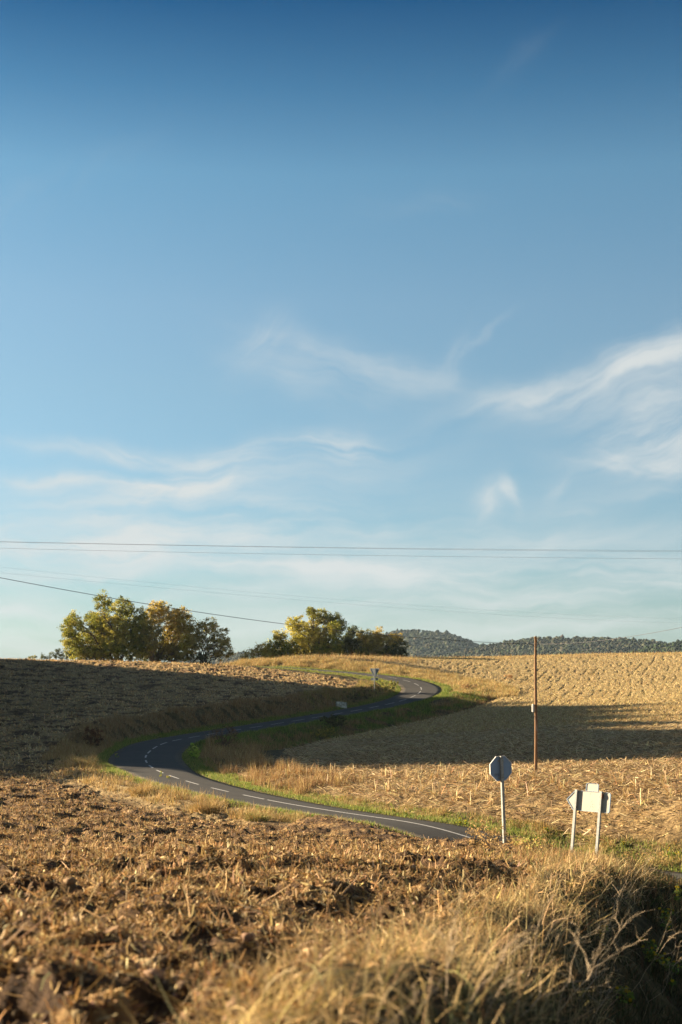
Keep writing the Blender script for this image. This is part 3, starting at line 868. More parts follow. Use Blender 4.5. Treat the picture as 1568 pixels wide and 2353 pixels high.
G1 = [(.15,.16,.022),(.20,.19,.028),(.11,.12,.02),(.27,.23,.038)]       # green oak
G2 = [(.30,.26,.045),(.34,.28,.055),(.24,.22,.04)]                         # yellow-green
G3 = [(.34,.24,.05),(.28,.205,.04),(.38,.29,.07),(.23,.18,.04)]           # orange-brown
G4 = [(.055,.065,.022),(.07,.078,.025),(.045,.052,.02)]                    # dark evergreen; also paints the olive tree's side away from the sun
G5 = [(.21,.18,.045),(.17,.155,.04),(.26,.21,.055)]                         # olive brown
PALS = [G1, G2, G3, G4, G5]
A0, A1 = 0.0, 1321.0
B0_, B1_ = 516.9, 1321.0
D1, D2 = 236.0, D_TOP+36
T_OAK = tree('oak_tree', 'large round green oak at the left end of the hilltop clump', 'tree', 'trees on the hilltop', D1,
     zl([(480,320,68,75),(560,390,105,95),(500,455,88,62),(650,330,100,100),(660,180,50,62),(760,205,75,70),(735,370,110,110,1),(830,300,85,100),
         (800,440,105,85),(640,460,105,68,1),(440,280,34,30),(565,270,60,45),(700,480,120,55),(440,380,45,60),(860,500,60,40),(445,460,50,55),(500,505,80,34),(590,500,90,38,3),(620,300,70,60)], A0, A1, 0), PALS, 250, trunk_r=.2, ntrunk=2)
tree('turning_tree', 'orange brown autumn tree in the middle of the left clump', 'tree', 'trees on the hilltop', D1+2,
     zl([(965,250,75,80,2),(1000,205,48,42,2),(1090,290,85,85,2),(1130,255,50,52,2),(960,390,85,95,4),(1085,400,95,95,2),(1150,350,55,65,2),(1010,470,90,60,4),(910,470,70,60,0),(1110,480,70,55,4),(900,330,60,90,0),(890,420,60,80,0),(1180,440,60,60,1),(930,515,80,30,3),(1060,520,90,26,3),(1160,515,50,28,4)], A0, A1, 2), PALS, 372, trunk_r=.17, ntrunk=3, dens=11)
T_OPEN = tree('open_tree', 'thin open tree with visible trunks at the right end of the left clump', 'tree', 'trees on the hilltop', D1+1,
     zl([(1215,325,50,48),(1320,325,55,50),(1390,390,60,55),(1300,420,70,50),(1420,440,45,42),(1230,425,55,55),(1345,480,70,32),(1450,490,32,24),(1270,360,40,40),(1190,480,50,45),(1250,515,70,26,3),(1390,500,60,30),(1350,440,60,50,1),(1290,330,60,45,1),(1210,380,50,45,1)], A0, A1, 4), PALS, 458, trunk_r=.13, ntrunk=4, dens=6, nleaf=30, interior=.25)
tree('bramble_bush', 'low dark bramble bush left of the big oak on the skyline', 'bush', None, D1-4,
     zl([(345,505,50,24,3),(400,505,45,32,3),(370,480,18,20,3),(300,520,34,12,3),(270,505,10,18,3)], A0, A1, 3), PALS, 135, trunk_r=.03, leaf=.09, crad=.22)
tree('small_bush', 'tiny green bush alone on the left skyline', 'bush', None, D1-6, zl([(205,520,20,13),(218,514,10,10)], A0, A1, 0), PALS, 75, trunk_r=.02, leaf=.08, crad=.15, dens=14)
tree('orange_shrub', 'low orange autumn shrub between the two hilltop clumps', 'shrub', None, D2-2,
     zl([(170,500,55,35),(220,470,42,36),(115,522,32,20),(250,505,45,32,1)], B0_, B1_, 2), PALS, 585, trunk_r=.05, leaf=.1)
tree('young_tree', 'pale green young tree at the left side of the right clump', 'tree', 'trees on the hilltop', D2,
     zl([(350,385,42,42,1),(330,440,58,58,0),(270,475,55,50,1),(400,470,60,60,0),(300,500,60,35,1),(365,500,60,35,0)], B0_, B1_, 1), PALS, 640, trunk_r=.09)
T_TALL = tree('poplar_tree', 'tallest yellow green tree in the right hilltop clump', 'tree', 'trees on the hilltop', D2+1,
     zl([(540,238,36,40,0),(600,262,70,50,0),(680,285,58,52,0),(440,310,58,52,1),(500,360,90,80,1),(600,370,100,90,1),(700,350,55,60,0),(560,455,110,75,1),(660,450,80,75,0),(460,440,70,70,1),(735,320,28,36,0),(600,490,120,40,0)], B0_, B1_, 1), PALS, 730, trunk_r=.18, ntrunk=2)
tree('dark_tree', 'dark green tree just right of the tallest tree', 'tree', 'trees on the hilltop', D2+4,
     zl([(800,350,32,34),(790,410,58,52),(760,460,68,60),(850,460,58,60),(800,500,80,30),(775,385,30,30)], B0_, B1_, 3), PALS, 808, trunk_r=.1)
tree('brown_tree', 'brownish green round tree in the right clump', 'tree', 'trees on the hilltop', D2+2,
     zl([(880,385,48,42,4),(925,430,70,68,4),(960,375,42,36,2),(900,490,75,42,0),(850,375,22,30,4)], B0_, B1_, 4), PALS, 850, trunk_r=.1)
tree('olive_tree', 'dark olive tree closing the right clump beside the wooded hill', 'tree', 'trees on the hilltop', D2+1,
     zl([(1060,405,46,40,2),(1090,450,52,58,3),(1010,445,60,60,4),(1105,500,36,38,3),(1000,495,70,42,0),(1050,490,60,45,3)], B0_, B1_, 4), PALS, 900, trunk_r=.1)  # right-hand lobes coloured darker for the side turned from the sun

# the same kind of wood goes on along the hilltop to the left, outside the view: it throws the long shade across the valley
hv = -SUN_H; nv = np.array([-hv[1], hv[0]])
wi = 0
for row in range(3):
    for sv in np.arange(82.5+row*1.0, 151.5, 3.9):
        h0 = -.74*sv-16.5-row*6.0+rng.normal(0, .8)
        x, y = hv*h0+nv*sv
        gz = float(zat(np.array([x]), np.array([y]))[0])
        top = float(np.interp(sv, [76,90,100,120,140,148,153], [12.6,14.4,15.4,17.8,20.6,21.0,19.5]))+row*1.2-.4+rng.normal(0, 1.2)
        oak = row == 0
        o = copy_tree(T_OAK if oak else T_OPEN)
        if oak: o['label'] = 'round green oak of the wood along the left hilltop'; o['group'] = 'oaks of the wood left of the view'
        else: o['label'] = 'tall open tree rising behind the oaks of the wood on the left'; o['group'] = 'tall open trees of the wood left of the view'
        o.location = (x, y, gz-.2); o.rotation_euler = (0, 0, wi*1.9)
        o.scale = (.9, .9, (top-3.2-gz)/10.4) if oak else (1.7, 1.7, (top-gz)/7.6); wi += 1

for sv, dh, hh in ((67.5,0,5.0),(70.5,-5,5.6),(73.5,1,5.2),(76,-6,6.2),(78.5,0,6.0),(80.5,-4,6.6)):
    x, y = hv*(-.74*sv-15+dh)+nv*sv
    gz = float(zat(np.array([x]), np.array([y]))[0])
    o = copy_tree(T_OPEN)
    o['label'] = 'small thin open tree at the edge of the wood on the left'; o['group'] = 'open trees at the edge of the left wood'
    o.location = (x, y, gz-.1); o.rotation_euler = (0, 0, sv); o.scale = (1, 1, hh/6.8)

# ------------------------------------------------------------------ smaller plants by the road
def bush(name, label, cat, px, py, wpx, hpx, pal, group=None, leaf=.05, dens=30, nleaf=26, crad=.12, stem=.012):
    g = ray_ground(px, py+hpx*.5); d = g[1]; k = d/F
    gx, gy = (px-CX)*k, d
    gz = float(zat(np.array([gx]), np.array([gy]))[0])
    root = empty(name, (gx, gy, gz)); tag(root, label, cat, group)
    w, h = wpx*k*.5, hpx*k
    cen, tl = [], []
    n = max(8, int(dens*w*h*2))
    for i in range(n):
        t = rng.random()**.7
        r = w*(.35+.75*math.sin(t*2.4))*rng.random()**.5; a = rng.random()*6.28
        q = np.array([r*math.cos(a), r*math.sin(a), h*t*rng.uniform(.75, 1.08)]); cen.append(q)
        if i % 2 == 0: tl.append(tube(wiggle((q[0]*.15, q[1]*.15, -.05), q, 4, .05), np.linspace(stem, stem*.35, 4), 4))
    cen = np.array(cen)
    tubes_obj('stem', tl, M['bark'], root)
    V, q, t, c = leaf_cloud(cen, np.full(n, crad), nleaf, leaf, [0]*n, [[tuple(1.7*v for v in p) for p in pal]])
    link('foliage', mesh_np('foliage', V, q, None, c), M['leaf'], root)
    return root
bush('sapling', 'bright green leafy sapling at the inner edge of the left bend', 'sapling', 446, 1728, 30, 36, [(.16,.23,.03),(.12,.18,.025),(.22,.27,.045)], leaf=.09, dens=22, nleaf=20)
bush('dry_shrub', 'dark reddish brown shrub on the outside of the left bend', 'shrub', 215, 1697, 44, 46, [(.09,.042,.02),(.06,.03,.016),(.13,.07,.03)], leaf=.06)
bush('weed_thicket', 'tall dark brown weed thicket beside the road just above the sapling', 'weeds', 514, 1692, 62, 44, [(.10,.055,.03),(.075,.045,.025),(.14,.085,.04)], leaf=.045, dens=20)
bush('weed_thicket', 'dark bramble thicket on the lower bank of the straight road', 'weeds', 767, 1658, 60, 26, [(.06,.06,.02),(.075,.06,.024),(.05,.055,.018)], leaf=.07)
bush('yellow_weed', 'yellowish weed bush below the dark bramble thicket', 'weeds', 745, 1685, 58, 26, [(.22,.17,.035),(.16,.14,.03),(.12,.11,.03)], leaf=.07)
bush('weed_bush', 'dark green weed bush beside the triangular sign at the upper bend', 'weeds', 893, 1578, 48, 28, [(.08,.09,.022),(.12,.12,.03),(.17,.15,.035)], leaf=.08, dens=14)
bush('weed_bush', 'brown dry weed bush left of the triangular sign post', 'weeds', 838, 1590, 40, 24, [(.14,.10,.045),(.10,.075,.035),(.18,.13,.06)], leaf=.08, dens=14)
bush('weed_bush', 'dark weed bush right of the pale stone block', 'weeds', 815, 1606, 34, 20, [(.05,.055,.02),(.07,.065,.025),(.1,.08,.04)], leaf=.08, dens=14)
bush('earth_bank_weeds', 'brown withered weeds on the bare corner right of the upper bend', 'weeds', 1072, 1578, 40, 16, [(.2,.12,.055),(.14,.085,.04),(.26,.17,.08)], leaf=.07, dens=14)
bush('field_weed', 'small dry weed clump alone in the upper right field', 'weeds', 1168, 1556, 26, 10, [(.22,.13,.055),(.28,.17,.08)], leaf=.08, dens=14)

def grass_mound(name, label, px, py, wpx, hpx, pal, n=700):
    g = ray_ground(px, py+hpx*.45); k = g[1]/F; w, h = wpx*k*.5, hpx*k
    a = rng.random(n)*6.28; r = w*.6*rng.random(n)**.6
    x, y = g[0]+r*np.cos(a), g[1]+r*np.sin(a)*.7
    B = np.stack([x-g[0], y-g[1], zat(x, y)-g[2]-.03], 1)
    V, q, t, c = blades(B, rng.uniform(.6, 1.25, n)*h, rng.uniform(.012, .022, n), a+rng.normal(0, .5, n), np.abs(rng.normal(.25, .2, n)), rng.normal(1.1, .5, n), pick(pal, n), 4, .1, rng.normal(0, .5, n))
    o = link(name, mesh_np(name, V, q, t, c), M['straw'], None, g)
    return tag(o, label, 'grass tuft', 'dry grass tufts on the field edge')
bush('weed_bush', 'brown dry weeds at the end of the lower road left of the octagonal sign', 'weeds', 1116, 1926, 96, 58, [(.2,.13,.05),(.15,.1,.04),(.26,.18,.08)], leaf=.035, dens=60, nleaf=16, crad=.10, stem=.006)
bush('weed_bush', 'tawny withered weeds between the octagonal sign and the arrow board', 'weeds', 1225, 1942, 110, 30, [(.24,.16,.06),(.18,.13,.045),(.2,.2,.05)], leaf=.035, dens=60, nleaf=16, crad=.10, stem=.006)
bush('weed_bush', 'rusty low weeds right of the arrow board before the road', 'weeds', 1475, 1978, 110, 34, [(.2,.13,.05),(.13,.1,.035),(.24,.17,.07)], leaf=.035, dens=60, nleaf=16, crad=.10, stem=.006)
grass_mound('grass_tuft', 'big drooping pale grass tuft on the near edge below the bend', 478, 1850, 84, 42, GOLD)
grass_mound('grass_tuft', 'long golden grass tuft hanging over the left road edge', 325, 1812, 76, 36, GOLD, 500)
grass_mound('grass_tuft', 'weedy pale grass tuft on the last tongue of field before the junction', 590, 1872, 84, 28, GOLD+GREEN, 500)
grass_mound('grass_tuft', 'pale grass tuft crowning the field edge in front of the dark shrub', 195, 1750, 66, 36, GOLD+[(.2,.2,.06)], 500)

def flower_plant(label, px, py, hpx, nfl=6, group='yellow flowering weeds'):
    g = ray_ground(px, py); k = g[1]/F; h = hpx*k
    root = empty('flowering_weed', g); tag(root, label, 'weed', group)
    tl, fl, cen = [], [], []
    main = wiggle((0, 0, -.03), (rng.normal(0, .15)*h, rng.normal(0, .1)*h, h), 6, .04)
    tl.append(tube(main, np.linspace(.007, .003, 6), 4))
    for i in range(nfl):
        b = main[rng.integers(2, 5)]; e = b+np.array([rng.normal(0, .22)*h, rng.normal(0, .2)*h, rng.uniform(.12, .42)*h])
        e[2] = min(e[2], h*1.05)
        tl.append(tube(wiggle(b, e, 4, .05), np.linspace(.004, .002, 4), 4)); fl.append(e); cen.append((b+e)/2)
    fl.append(main[-1])
    tubes_obj('stem', tl, M['flower_stem'], root)
    V, q, t, c = leaf_cloud(np.array(cen), np.full(len(cen), .07), 12, .035, [0]*len(cen), [GREEN])
    link('leaves', mesh_np('leaves', V, q, None, c), M['leaf'], root)
    for e in fl:
        V, q, t, c = leaf_cloud(np.array([e]), np.array([.013]), 16, .022, [0], [[(.62,.42,.01),(.55,.36,.01)]], .1)
        link('flower', mesh_np('flower', V, q, None, c), M['leaf'], root)
    return root
M['flower_stem'] = mat_noise('flower_stem', (.12,.13,.03), (.22,.19,.07), 10, .8, .001)
for (px, py, h, nf, lb) in [(367,1796,22,5,'yellow flowering weed on the field edge in front of the left bend'),
        (384,1800,16,4,'short yellow weed right of the tall one at the left bend'),
        (266,1752,20,4,'yellow flowering weed below the dark shrub at the bend'),
        (905,1872,12,6,'low yellow flowers on the far verge of the lower road'),
        (932,1876,10,5,'lowest yellow flowers at the right of the far verge'),
        (1058,1896,16,7,'yellow flowers where the lower road meets the rough grass'),
        (1072,1902,16,7,'second yellow flowering weed left of the octagonal sign'),
        (1552,1992,44,6,'tall yellow flowering weed by the road at the right edge'),
        (1258,1917,14,4,'small yellow weed between the octagonal and the arrow sign'),
        (1432,1950,14,5,'small yellow weed just right of the arrow sign'),
        (1556,2110,70,5,'yellow weed at the right edge in the upper part of the dark slope'),
        (1520,2160,70,7,'large yellow weed in the dark slope at lower right'),
        (1500,2240,80,8,'yellow weed in the middle of the dark slope'),
        (1545,2290,80,8,'yellow weed at the right edge of the dark slope'),
        (1430,2330,60,6,'lowest yellow weed near the bottom of the dark slope'),
        (1380,2170,40,3,'single yellow bloom left in the dark slope')]:
    flower_plant(lb, px, py, h, nf)

def twig_weed(label, px, py, topx, topy, nb=6, group='bare dry weed stalks', thick=.0036):
    g = ray_ground(px, py, 4.7); d = g[1]
    tip = P(topx, topy, d*rng.uniform(.97, 1.05))-g
    L = np.linalg.norm(tip)
    main = wiggle((0, 0, -.04), tip, 8, .02, .06)
    tl = [tube(main, np.linspace(thick, thick*.4, 8), 5)]
    for i in range(nb):
        b = main[rng.integers(2, 7)]; dr = tip/L+rng.standard_normal(3)*.65; dr[2] = abs(dr[2])*.6+.12; dr /= np.linalg.norm(dr)
        br = wiggle(b, b+dr*L*rng.uniform(.25, .6), 6, .05, .05)
        tl.append(tube(br, np.linspace(thick*.6, thick*.25, 6), 4))
        for _ in range(3):
            b2 = br[rng.integers(2, 6)]; d2 = dr+rng.standard_normal(3)*.8; d2 /= np.linalg.norm(d2)
            tl.append(tube(wiggle(b2, b2+d2*L*rng.uniform(.08, .22), 4, .06), np.linspace(thick*.35, thick*.15, 4), 3))
    V, q, t, c = merge(tl)
    o = link('dry_weed', mesh_np('dry_weed', V, q, t, None, True), M['twig'], None, g)
    return tag(o, label, 'weed', group)
TW = [(1020,2303,1061,2037,4,'tall upright bare stalk rising from the pale bank grass'),
      (1060,2318,1215,2160,5,'pale stalk bending right over the bank at bottom centre'),
      (1205,2275,1240,2110,5,'bare stalk standing right of the bending pale stalk'),
      (1180,2335,1400,2225,6,'long branching stalk sloping right across the dark slope'),
      (1270,2330,1450,2170,6,'branching stalk rising to the right at lower right'),
      (1330,2300,1440,2120,5,'thin stalk forked at the top in the dark slope'),
      (1110,2330,1180,2230,4,'short forked stalk at the bottom of the bank'),
      (1440,2300,1550,2150,5,'bare stalk leaning right near the right edge'),
      (1470,2350,1567,2200,5,'bare stalk at the bottom right corner'),
      (1395,2135,1450,2005,4,'bare stalk on the upper part of the bank'),
      (1420,2090,1500,1985,4,'dry stalk fanning out beside the road at right'),
      (1440,2040,1510,1960,5,'grey twiggy weed in front of the road at the right edge'),
      (1285,2200,1390,2130,4,'low bare twig along the edge of the shade'),
      (940,2340,1010,2270,4,'short pale twig at the bottom centre'),
      (880,2350,960,2300,3,'lowest pale twig in the bottom grass'),
      (1350,2350,1420,2260,6,'bushy dry twig at the bottom in the dark slope'),
      (1500,2200,1560,2090,4,'wiry brown stalk by the right edge')]
for (px, py, tx, ty, nb, lb) in TW: twig_weed(lb, px, py, tx, ty, nb)

# standing maize stumps along the lit end of the rows: each a plant of its own
def stump_mesh(seed):
    parts = []
    n = 5
    B = np.stack([rng.normal(0, .05, n), rng.normal(0, .07, n), np.full(n, -.03)], 1)
    parts.append(blades(B, rng.uniform(.22, .52, n), rng.uniform(.024, .036, n), rng.random(n)*6.28, np.abs(rng.normal(.05, .14, n)), rng.normal(.05, .1, n), pick([(.52,.4,.21),(.46,.33,.16),(.56,.44,.26)], n), 2, .8, rng.normal(0, .5, n)))
    n = 12
    B = np.stack([rng.normal(0, .06, n), rng.normal(0, .07, n), rng.uniform(.0, .1, n)], 1)
    parts.append(blades(B, rng.uniform(.2, .5, n), rng.uniform(.02, .032, n), rng.random(n)*6.28, rng.uniform(.5, 1.1, n), rng.normal(.4, .5, n), pick(STRAW[:3], n), 3, .3, rng.normal(0, .6, n)))
    V, q, t, c = merge(parts); return mesh_np('maize_stump', V, q, t, c)
SM = [stump_mesh(i) for i in range(6)]
spx = [(100,795),(190,790),(272,800),(360,790),(500,785),(745,810),(825,820),(907,830),(995,820),(1018,925),(820,900),(630,890),(715,900),(1170,820),(1240,940),(1140,950),(1340,840),(1510,870),(420,840),(560,830),(690,800),(1090,790),(905,905),(330,850)]
stumps = [(x*.3663+631.8, y*.3663+1493.3) for x, y in spx]+[(x*.3297+1051, y*.3297+1665.6) for x, y in [(30,400),(115,470),(230,400),(400,450),(440,400),(510,490),(660,410),(740,450),(540,400),(1130,420),(1250,460),(1350,380),(1450,420),(1500,500),(1180,520),(1300,560),(240,560),(90,560)]]
for i, (px, py) in enumerate(stumps):
    g = ray_ground(px, py, 40)
    o = link('maize_stump', SM[i % 6], None, None, g)
    if i < 6: o.data.materials.append(M['straw'])
    o.rotation_euler = (0, 0, rng.random()*6.28); s = rng.uniform(1.15, 1.65); o.scale = (s, s, s)
    tag(o, 'cut maize stump with broken pale leaves in the lit strip of the field', 'maize stump', 'maize stumps in the lit strip')

# ------------------------------------------------------------------ far wooded hills
def interp_prof(prof, px): 
    a = np.array(prof); return np.interp(px, a[:, 0], a[:, 1])
PA = [(-400,1545),(100,1530),(400,1512),(546,1500),(572,1497),(700,1486),(800,1470),(883,1456.5),(901,1449),(927,1444.5),(963.8,1446),(1004,1448),(1030,1452.5),(1067,1464.5),(1103,1480),(1180,1494),(1400,1510),(2000,1530)]
PB = [(700,1550),(1000,1510),(1080,1490),(1103,1483),(1147,1476),(1177,1468.5),(1235,1463),(1316,1464),(1341,1461),(1433,1465),(1495,1470),(1521,1474),(1568,1480),(1800,1500),(2100,1530)]
PC = [(1380,1540),(1440,1500),(1500,1482),(1530,1475),(1568,1470),(1650,1462),(1800,1470),(2200,1500)]
def wooded_hill(prof, d0, width, pal, crown, label, wlabel, px0, px1, ncr):
    pxs = np.linspace(px0, px1, 150); ds = np.linspace(d0-width*1.6, d0+width*1.3, 40)
    PX, DD = np.meshgrid(pxs, ds)
    def hz(px, d):
        top = (HY-interp_prof(prof, px))/F*d0-crown*1.1
        t = np.clip((d-(d0-width*1.6))/(width*1.6), 0, 1); f = np.where(d < d0, t**1.25, np.clip(1-(d-d0)/(width*1.3), 0, 1)**.8)
        x = (px-CX)/F*d0
        return -14+(top+14)*f*(1+.0*x)+f*(1-f)*22*gnoise(x/130+d/400, d/170, int(d0) % 97)
    X = (PX-CX)/F*d0; Z = hz(PX, DD)
    ii = np.arange(39)[:, None]*150+np.arange(149)[None]
    q = np.stack([ii, ii+1, ii+151, ii+150], -1).reshape(-1, 4)
    h = link('wooded_hill', mesh_np('wooded_hill', np.stack([X, DD, Z], -1).reshape(-1, 3), q, None, None, True), M['hill']); tag(h, kind='structure')
    bm = bmesh.new(); bmesh.ops.create_icosphere(bm, subdivisions=1, radius=1)
    bv = np.array([v.co[:] for v in bm.verts]); bt = np.array([[v.index for v in f.verts] for f in bm.faces]); bm.free()
    px = rng.uniform(px0, px1, ncr); d = d0-width*1.25*rng.random(ncr)**1.0+width*.08
    x = (px-CX)/F*d0; z = hz(px, d); n = ncr
    sz = crown*np.clip(rng.lognormal(-.28, .36, n), .4, 1.9)*.76*(1+.2*gnoise(x/45, d/45, 9))
    u = bv[None]*(1+.22*rng.standard_normal((n, len(bv))))[:, :, None]
    V = u*np.stack([sz, sz, sz*rng.uniform(.65, 1.1, n)], 1)[:, None]+np.stack([x, d, z+sz*.5], 1)[:, None]
    T = (np.arange(n)[:, None, None]*len(bv)+bt[None]).reshape(-1, 3)
    big = gnoise(x/60, d/60, 3)
    c = pick(pal, n, .12)*(.95+.35*big)[:, None]
    o = link('woodland', mesh_np('woodland', V.reshape(-1, 3), None, T, np.repeat(np.clip(c, .01, .5), len(bv), 0)), M['wood_far'])
    tag(o, wlabel, 'woodland', kind='stuff')
M['hill'] = mat_noise('hill_floor', (.05,.055,.025), (.08,.08,.035), .02, .95, .3)
WP = [(.022,.033,.015),(.029,.038,.016),(.018,.027,.013),(.038,.04,.02),(.045,.043,.024),(.031,.038,.018)]
wooded_hill(PA, 1900.0, 330.0, WP, 2.7, '', 'bluish woodland covering the highest distant hill', 420, 1330, 11000)
wooded_hill(PB, 1450.0, 230.0, WP+[(.048,.042,.024)], 2.1, '', 'green brown woodland on the long distant ridge at right', 1000, 1700, 12000)
wooded_hill(PC, 1150.0, 150.0, [(.022,.04,.013),(.03,.046,.015),(.019,.03,.011)], 1.8, '', 'dark green conifer woodland on the slope at the right edge', 1440, 1800, 4000)

# ------------------------------------------------------------------ roadside objects
def prism(outline, y0, y1):
    """closed outline in the XZ plane extruded from y0 to y1 (bmesh)"""
    bm = bmesh.new()
    a = [bm.verts.new((x, y0, z)) for x, z in outline]; b = [bm.verts.new((x, y1, z)) for x, z in outline]
    bm.faces.new(a); bm.faces.new(b[::-1]); n = len(a)
    for i in range(n): bm.faces.new((a[i], b[i], b[(i+1) % n], a[(i+1) % n]))
    bmesh.ops.recalc_face_normals(bm, faces=bm.faces)
    return bm
def box(x0, x1, y0, y1, z0, z1): return prism([(x0, z0), (x1, z0), (x1, z1), (x0, z1)], y0, y1)
def ring(outline, inner, y0, y1):
    bm = bmesh.new(); n = len(outline)
    vs_ = [[bm.verts.new((x, y, z)) for x, z in o] for o in (outline, inner) for y in (y0, y1)]
    o0, o1, i0_, i1_ = vs_
    for i in range(n):
        j = (i+1) % n
        for f in ((o0[i], o0[j], o1[j], o1[i]), (i0_[i], i1_[i], i1_[j], i0_[j]), (o0[i], i0_[i], i0_[j], o0[j]), (o1[i], o1[j], i1_[j], i1_[i])): bm.faces.new(f)
    bmesh.ops.recalc_face_normals(bm, faces=bm.faces)
    return bm
def bm_obj(name, bms, mat, parent=None, bevel=0.0):
    me_ = bpy.data.meshes.new(name); out = bmesh.new()
    for b in (bms if isinstance(bms, (list, tuple)) else [bms]):
        t = bpy.data.meshes.new('tmp'); b.to_mesh(t); b.free(); out.from_mesh(t); bpy.data.meshes.remove(t)
    if bevel > 0:
        bmesh.ops.bevel(out, geom=[e for e in out.edges if e.calc_face_angle(0) > .5], offset=bevel, segments=2, profile=.5, affect='EDGES', clamp_overlap=True)
    out.to_mesh(me_); out.free()
    return link(name, me_, mat, parent)
def scaled(o, k, c=(0, 0)): return [(c[0]+(x-c[0])*k, c[1]+(z-c[1])*k) for x, z in o]
def text_mesh(name, body, size, mat, parent, loc):
    cu = bpy.data.curves.new(name, 'FONT'); cu.body = body; cu.size = size; cu.extrude = .0008; cu.align_x = 'CENTER'; cu.align_y = 'CENTER'
    cu.offset = size*.02
    tmp = bpy.data.objects.new(name+'_tmp', cu); COL.objects.link(tmp)
    bpy.context.view_layer.update()
    me_ = bpy.data.meshes.new_from_object(tmp.evaluated_get(bpy.context.evaluated_depsgraph_get()))
    bpy.data.objects.remove(tmp); bpy.data.curves.remove(cu)
    o = link(name, me_, mat, parent, loc); o.rotation_euler = (math.pi/2, 0, 0)
    return o

# octagonal sign seen from behind
g = ray_ground(1157.5, 1938, 30); d = g[1]; u = d/F
sx = (1157.5-CX)*u; sz = float(zat(np.array([sx]), np.array([d]))[0])
root = empty('stop_sign', (sx, d, sz)); tag(root, 'octagonal road sign on a tall grey post seen from behind', 'road sign')
Ht = (sz*-1-(1736.9-HY)*u)
root.rotation_euler = (0, R(-2.4), R(24))
ap = .5*57*u; zc = Ht-ap-.005
oct_ = [(ap/math.cos(math.pi/8)*math.cos(math.pi/8+i*math.pi/4), zc+ap/math.cos(math.pi/8)*math.sin(math.pi/8+i*math.pi/4)) for i in range(8)]
cc_ = (0, zc)
plate = bm_obj('sign_plate', prism(scaled(oct_, .985, cc_), .003, .012), M['grey_back'], root)
bm_obj('rim', ring(scaled(oct_, 1.0, cc_), scaled(oct_, .962, cc_), -.016, .018), M['rim'], plate)
bm_obj('sign_face', prism(scaled(oct_, .955, cc_), .0125, .0155), M['red'], plate)
mk_ = bm_obj('maker_mark', ring([(-.215,zc-.235),(-.075,zc-.235),(-.075,zc-.145),(-.215,zc-.145)], [(-.208,zc-.228),(-.082,zc-.228),(-.082,zc-.152),(-.208,zc-.152)], .0005, .0028), M['dark_mark'], plate)
text_mesh('lettering', 'DFA', .07, M['dark_mark'], mk_, (-.145, .0015, zc-.19))
bm_obj('sticker', ring([(.075,zc+.16),(.125,zc+.16),(.125,zc+.23),(.075,zc+.23)], [(.081,zc+.166),(.119,zc+.166),(.119,zc+.224),(.081,zc+.224)], .0005, .0028), M['dark_mark'], plate)
bm_obj('post', box(-.042, .042, -.105, -.018, -.3, Ht), M['galv'], root, .006)
for zz in (zc+ap*.62, zc-ap*.72):
    b = bm_obj('bracket', [box(-.10, -.043, -.016, .002, zz-.02, zz+.02), box(.043, .10, -.016, .002, zz-.02, zz+.02), box(-.047, .047, -.111, -.106, zz-.018, zz+.018)], M['galv'], root)
    bm_obj('bolt', [box(-.022, -.008, -.118, -.1115, zz-.007, zz+.007), box(.008, .022, -.118, -.1115, zz-.007, zz+.007)], M['dark_mark'], b)

# arrow shaped direction board seen from behind
def rounded(x0, x1, z0, z1, r, corners):
    out = []
    for (cx_, cz_, a0_, on) in ((x1-r, z1-r, 0, corners[0]), (x0+r, z1-r, 90, corners[1]), (x0+r, z0+r, 180, corners[2]), (x1-r, z0+r, 270, corners[3])):
        if on: out += [(cx_+r*math.cos(R(a0_+k*18)), cz_+r*math.sin(R(a0_+k*18))) for k in range(6)]
        else: out.append((x1 if a0_ in (0, 270) else x0, z1 if a0_ in (0, 90) else z0))
    return out
gl = ray_ground(1314, 1947, 30); gr = ray_ground(1374, 1966, 30)
dm = 46.6; um = dm/F
TH = R(-47)
cxm = (1337.5-CX)*um
zb = (HY-1865)*um; ztop = (HY-1818.5)*um
gz = float(zat(np.array([cxm]), np.array([dm]))[0])
root = empty('direction_sign', (cxm, dm, gz)); tag(root, 'pale arrow board pointing left on two grey posts seen from behind', 'road sign')
root.rotation_euler = (0, 0, TH)
vw = abs(-math.sin(TH)*(-cxm)/dm*0+math.cos(TH))+.17*abs(math.sin(TH))
Wb = 100.5*um/(math.cos(TH)+.173*math.sin(-TH)*1.0)
x0, x1 = -Wb*.5, Wb*.5
z0, z1 = zb-gz, ztop-gz
xa = x0+Wb*.17
outl = [(x0, (z0+z1)/2+.01), (xa, z0)]+[(x1-.07+.07*math.cos(R(a)), z0+.07+.07*math.sin(R(a))) for a in (270, 290, 310, 330, 360)]+[(x1-.07+.07*math.cos(R(a)), z1-.07+.07*math.sin(R(a))) for a in (0, 30, 50, 70, 90)]+[(xa+.03, z1)]
cb = ((x0+x1)/2, (z0+z1)/2)
board = bm_obj('board', prism(scaled(outl, .985, cb), .002, .012), M['board'], root)
bm_obj('rim', ring(outl, scaled(outl, .972, cb), -.018, .016), M['grey_back'], board)
bm_obj('sign_face', prism(scaled(outl, .965, cb), .0125, .0155), M['white_face'], board)
t0, t1 = x0+Wb*.43, x0+Wb*.715
tabo = rounded(t0, t1, z1+.006, z1+.265, .06, (1, 1, 0, 0))
tab = bm_obj('number_plate', prism(scaled(tabo, .985, ((t0+t1)/2, z1+.13)), .002, .012), M['board'], root)
bm_obj('rim', ring(tabo, scaled(tabo, .93, ((t0+t1)/2, z1+.13)), -.016, .015), M['grey_back'], tab)
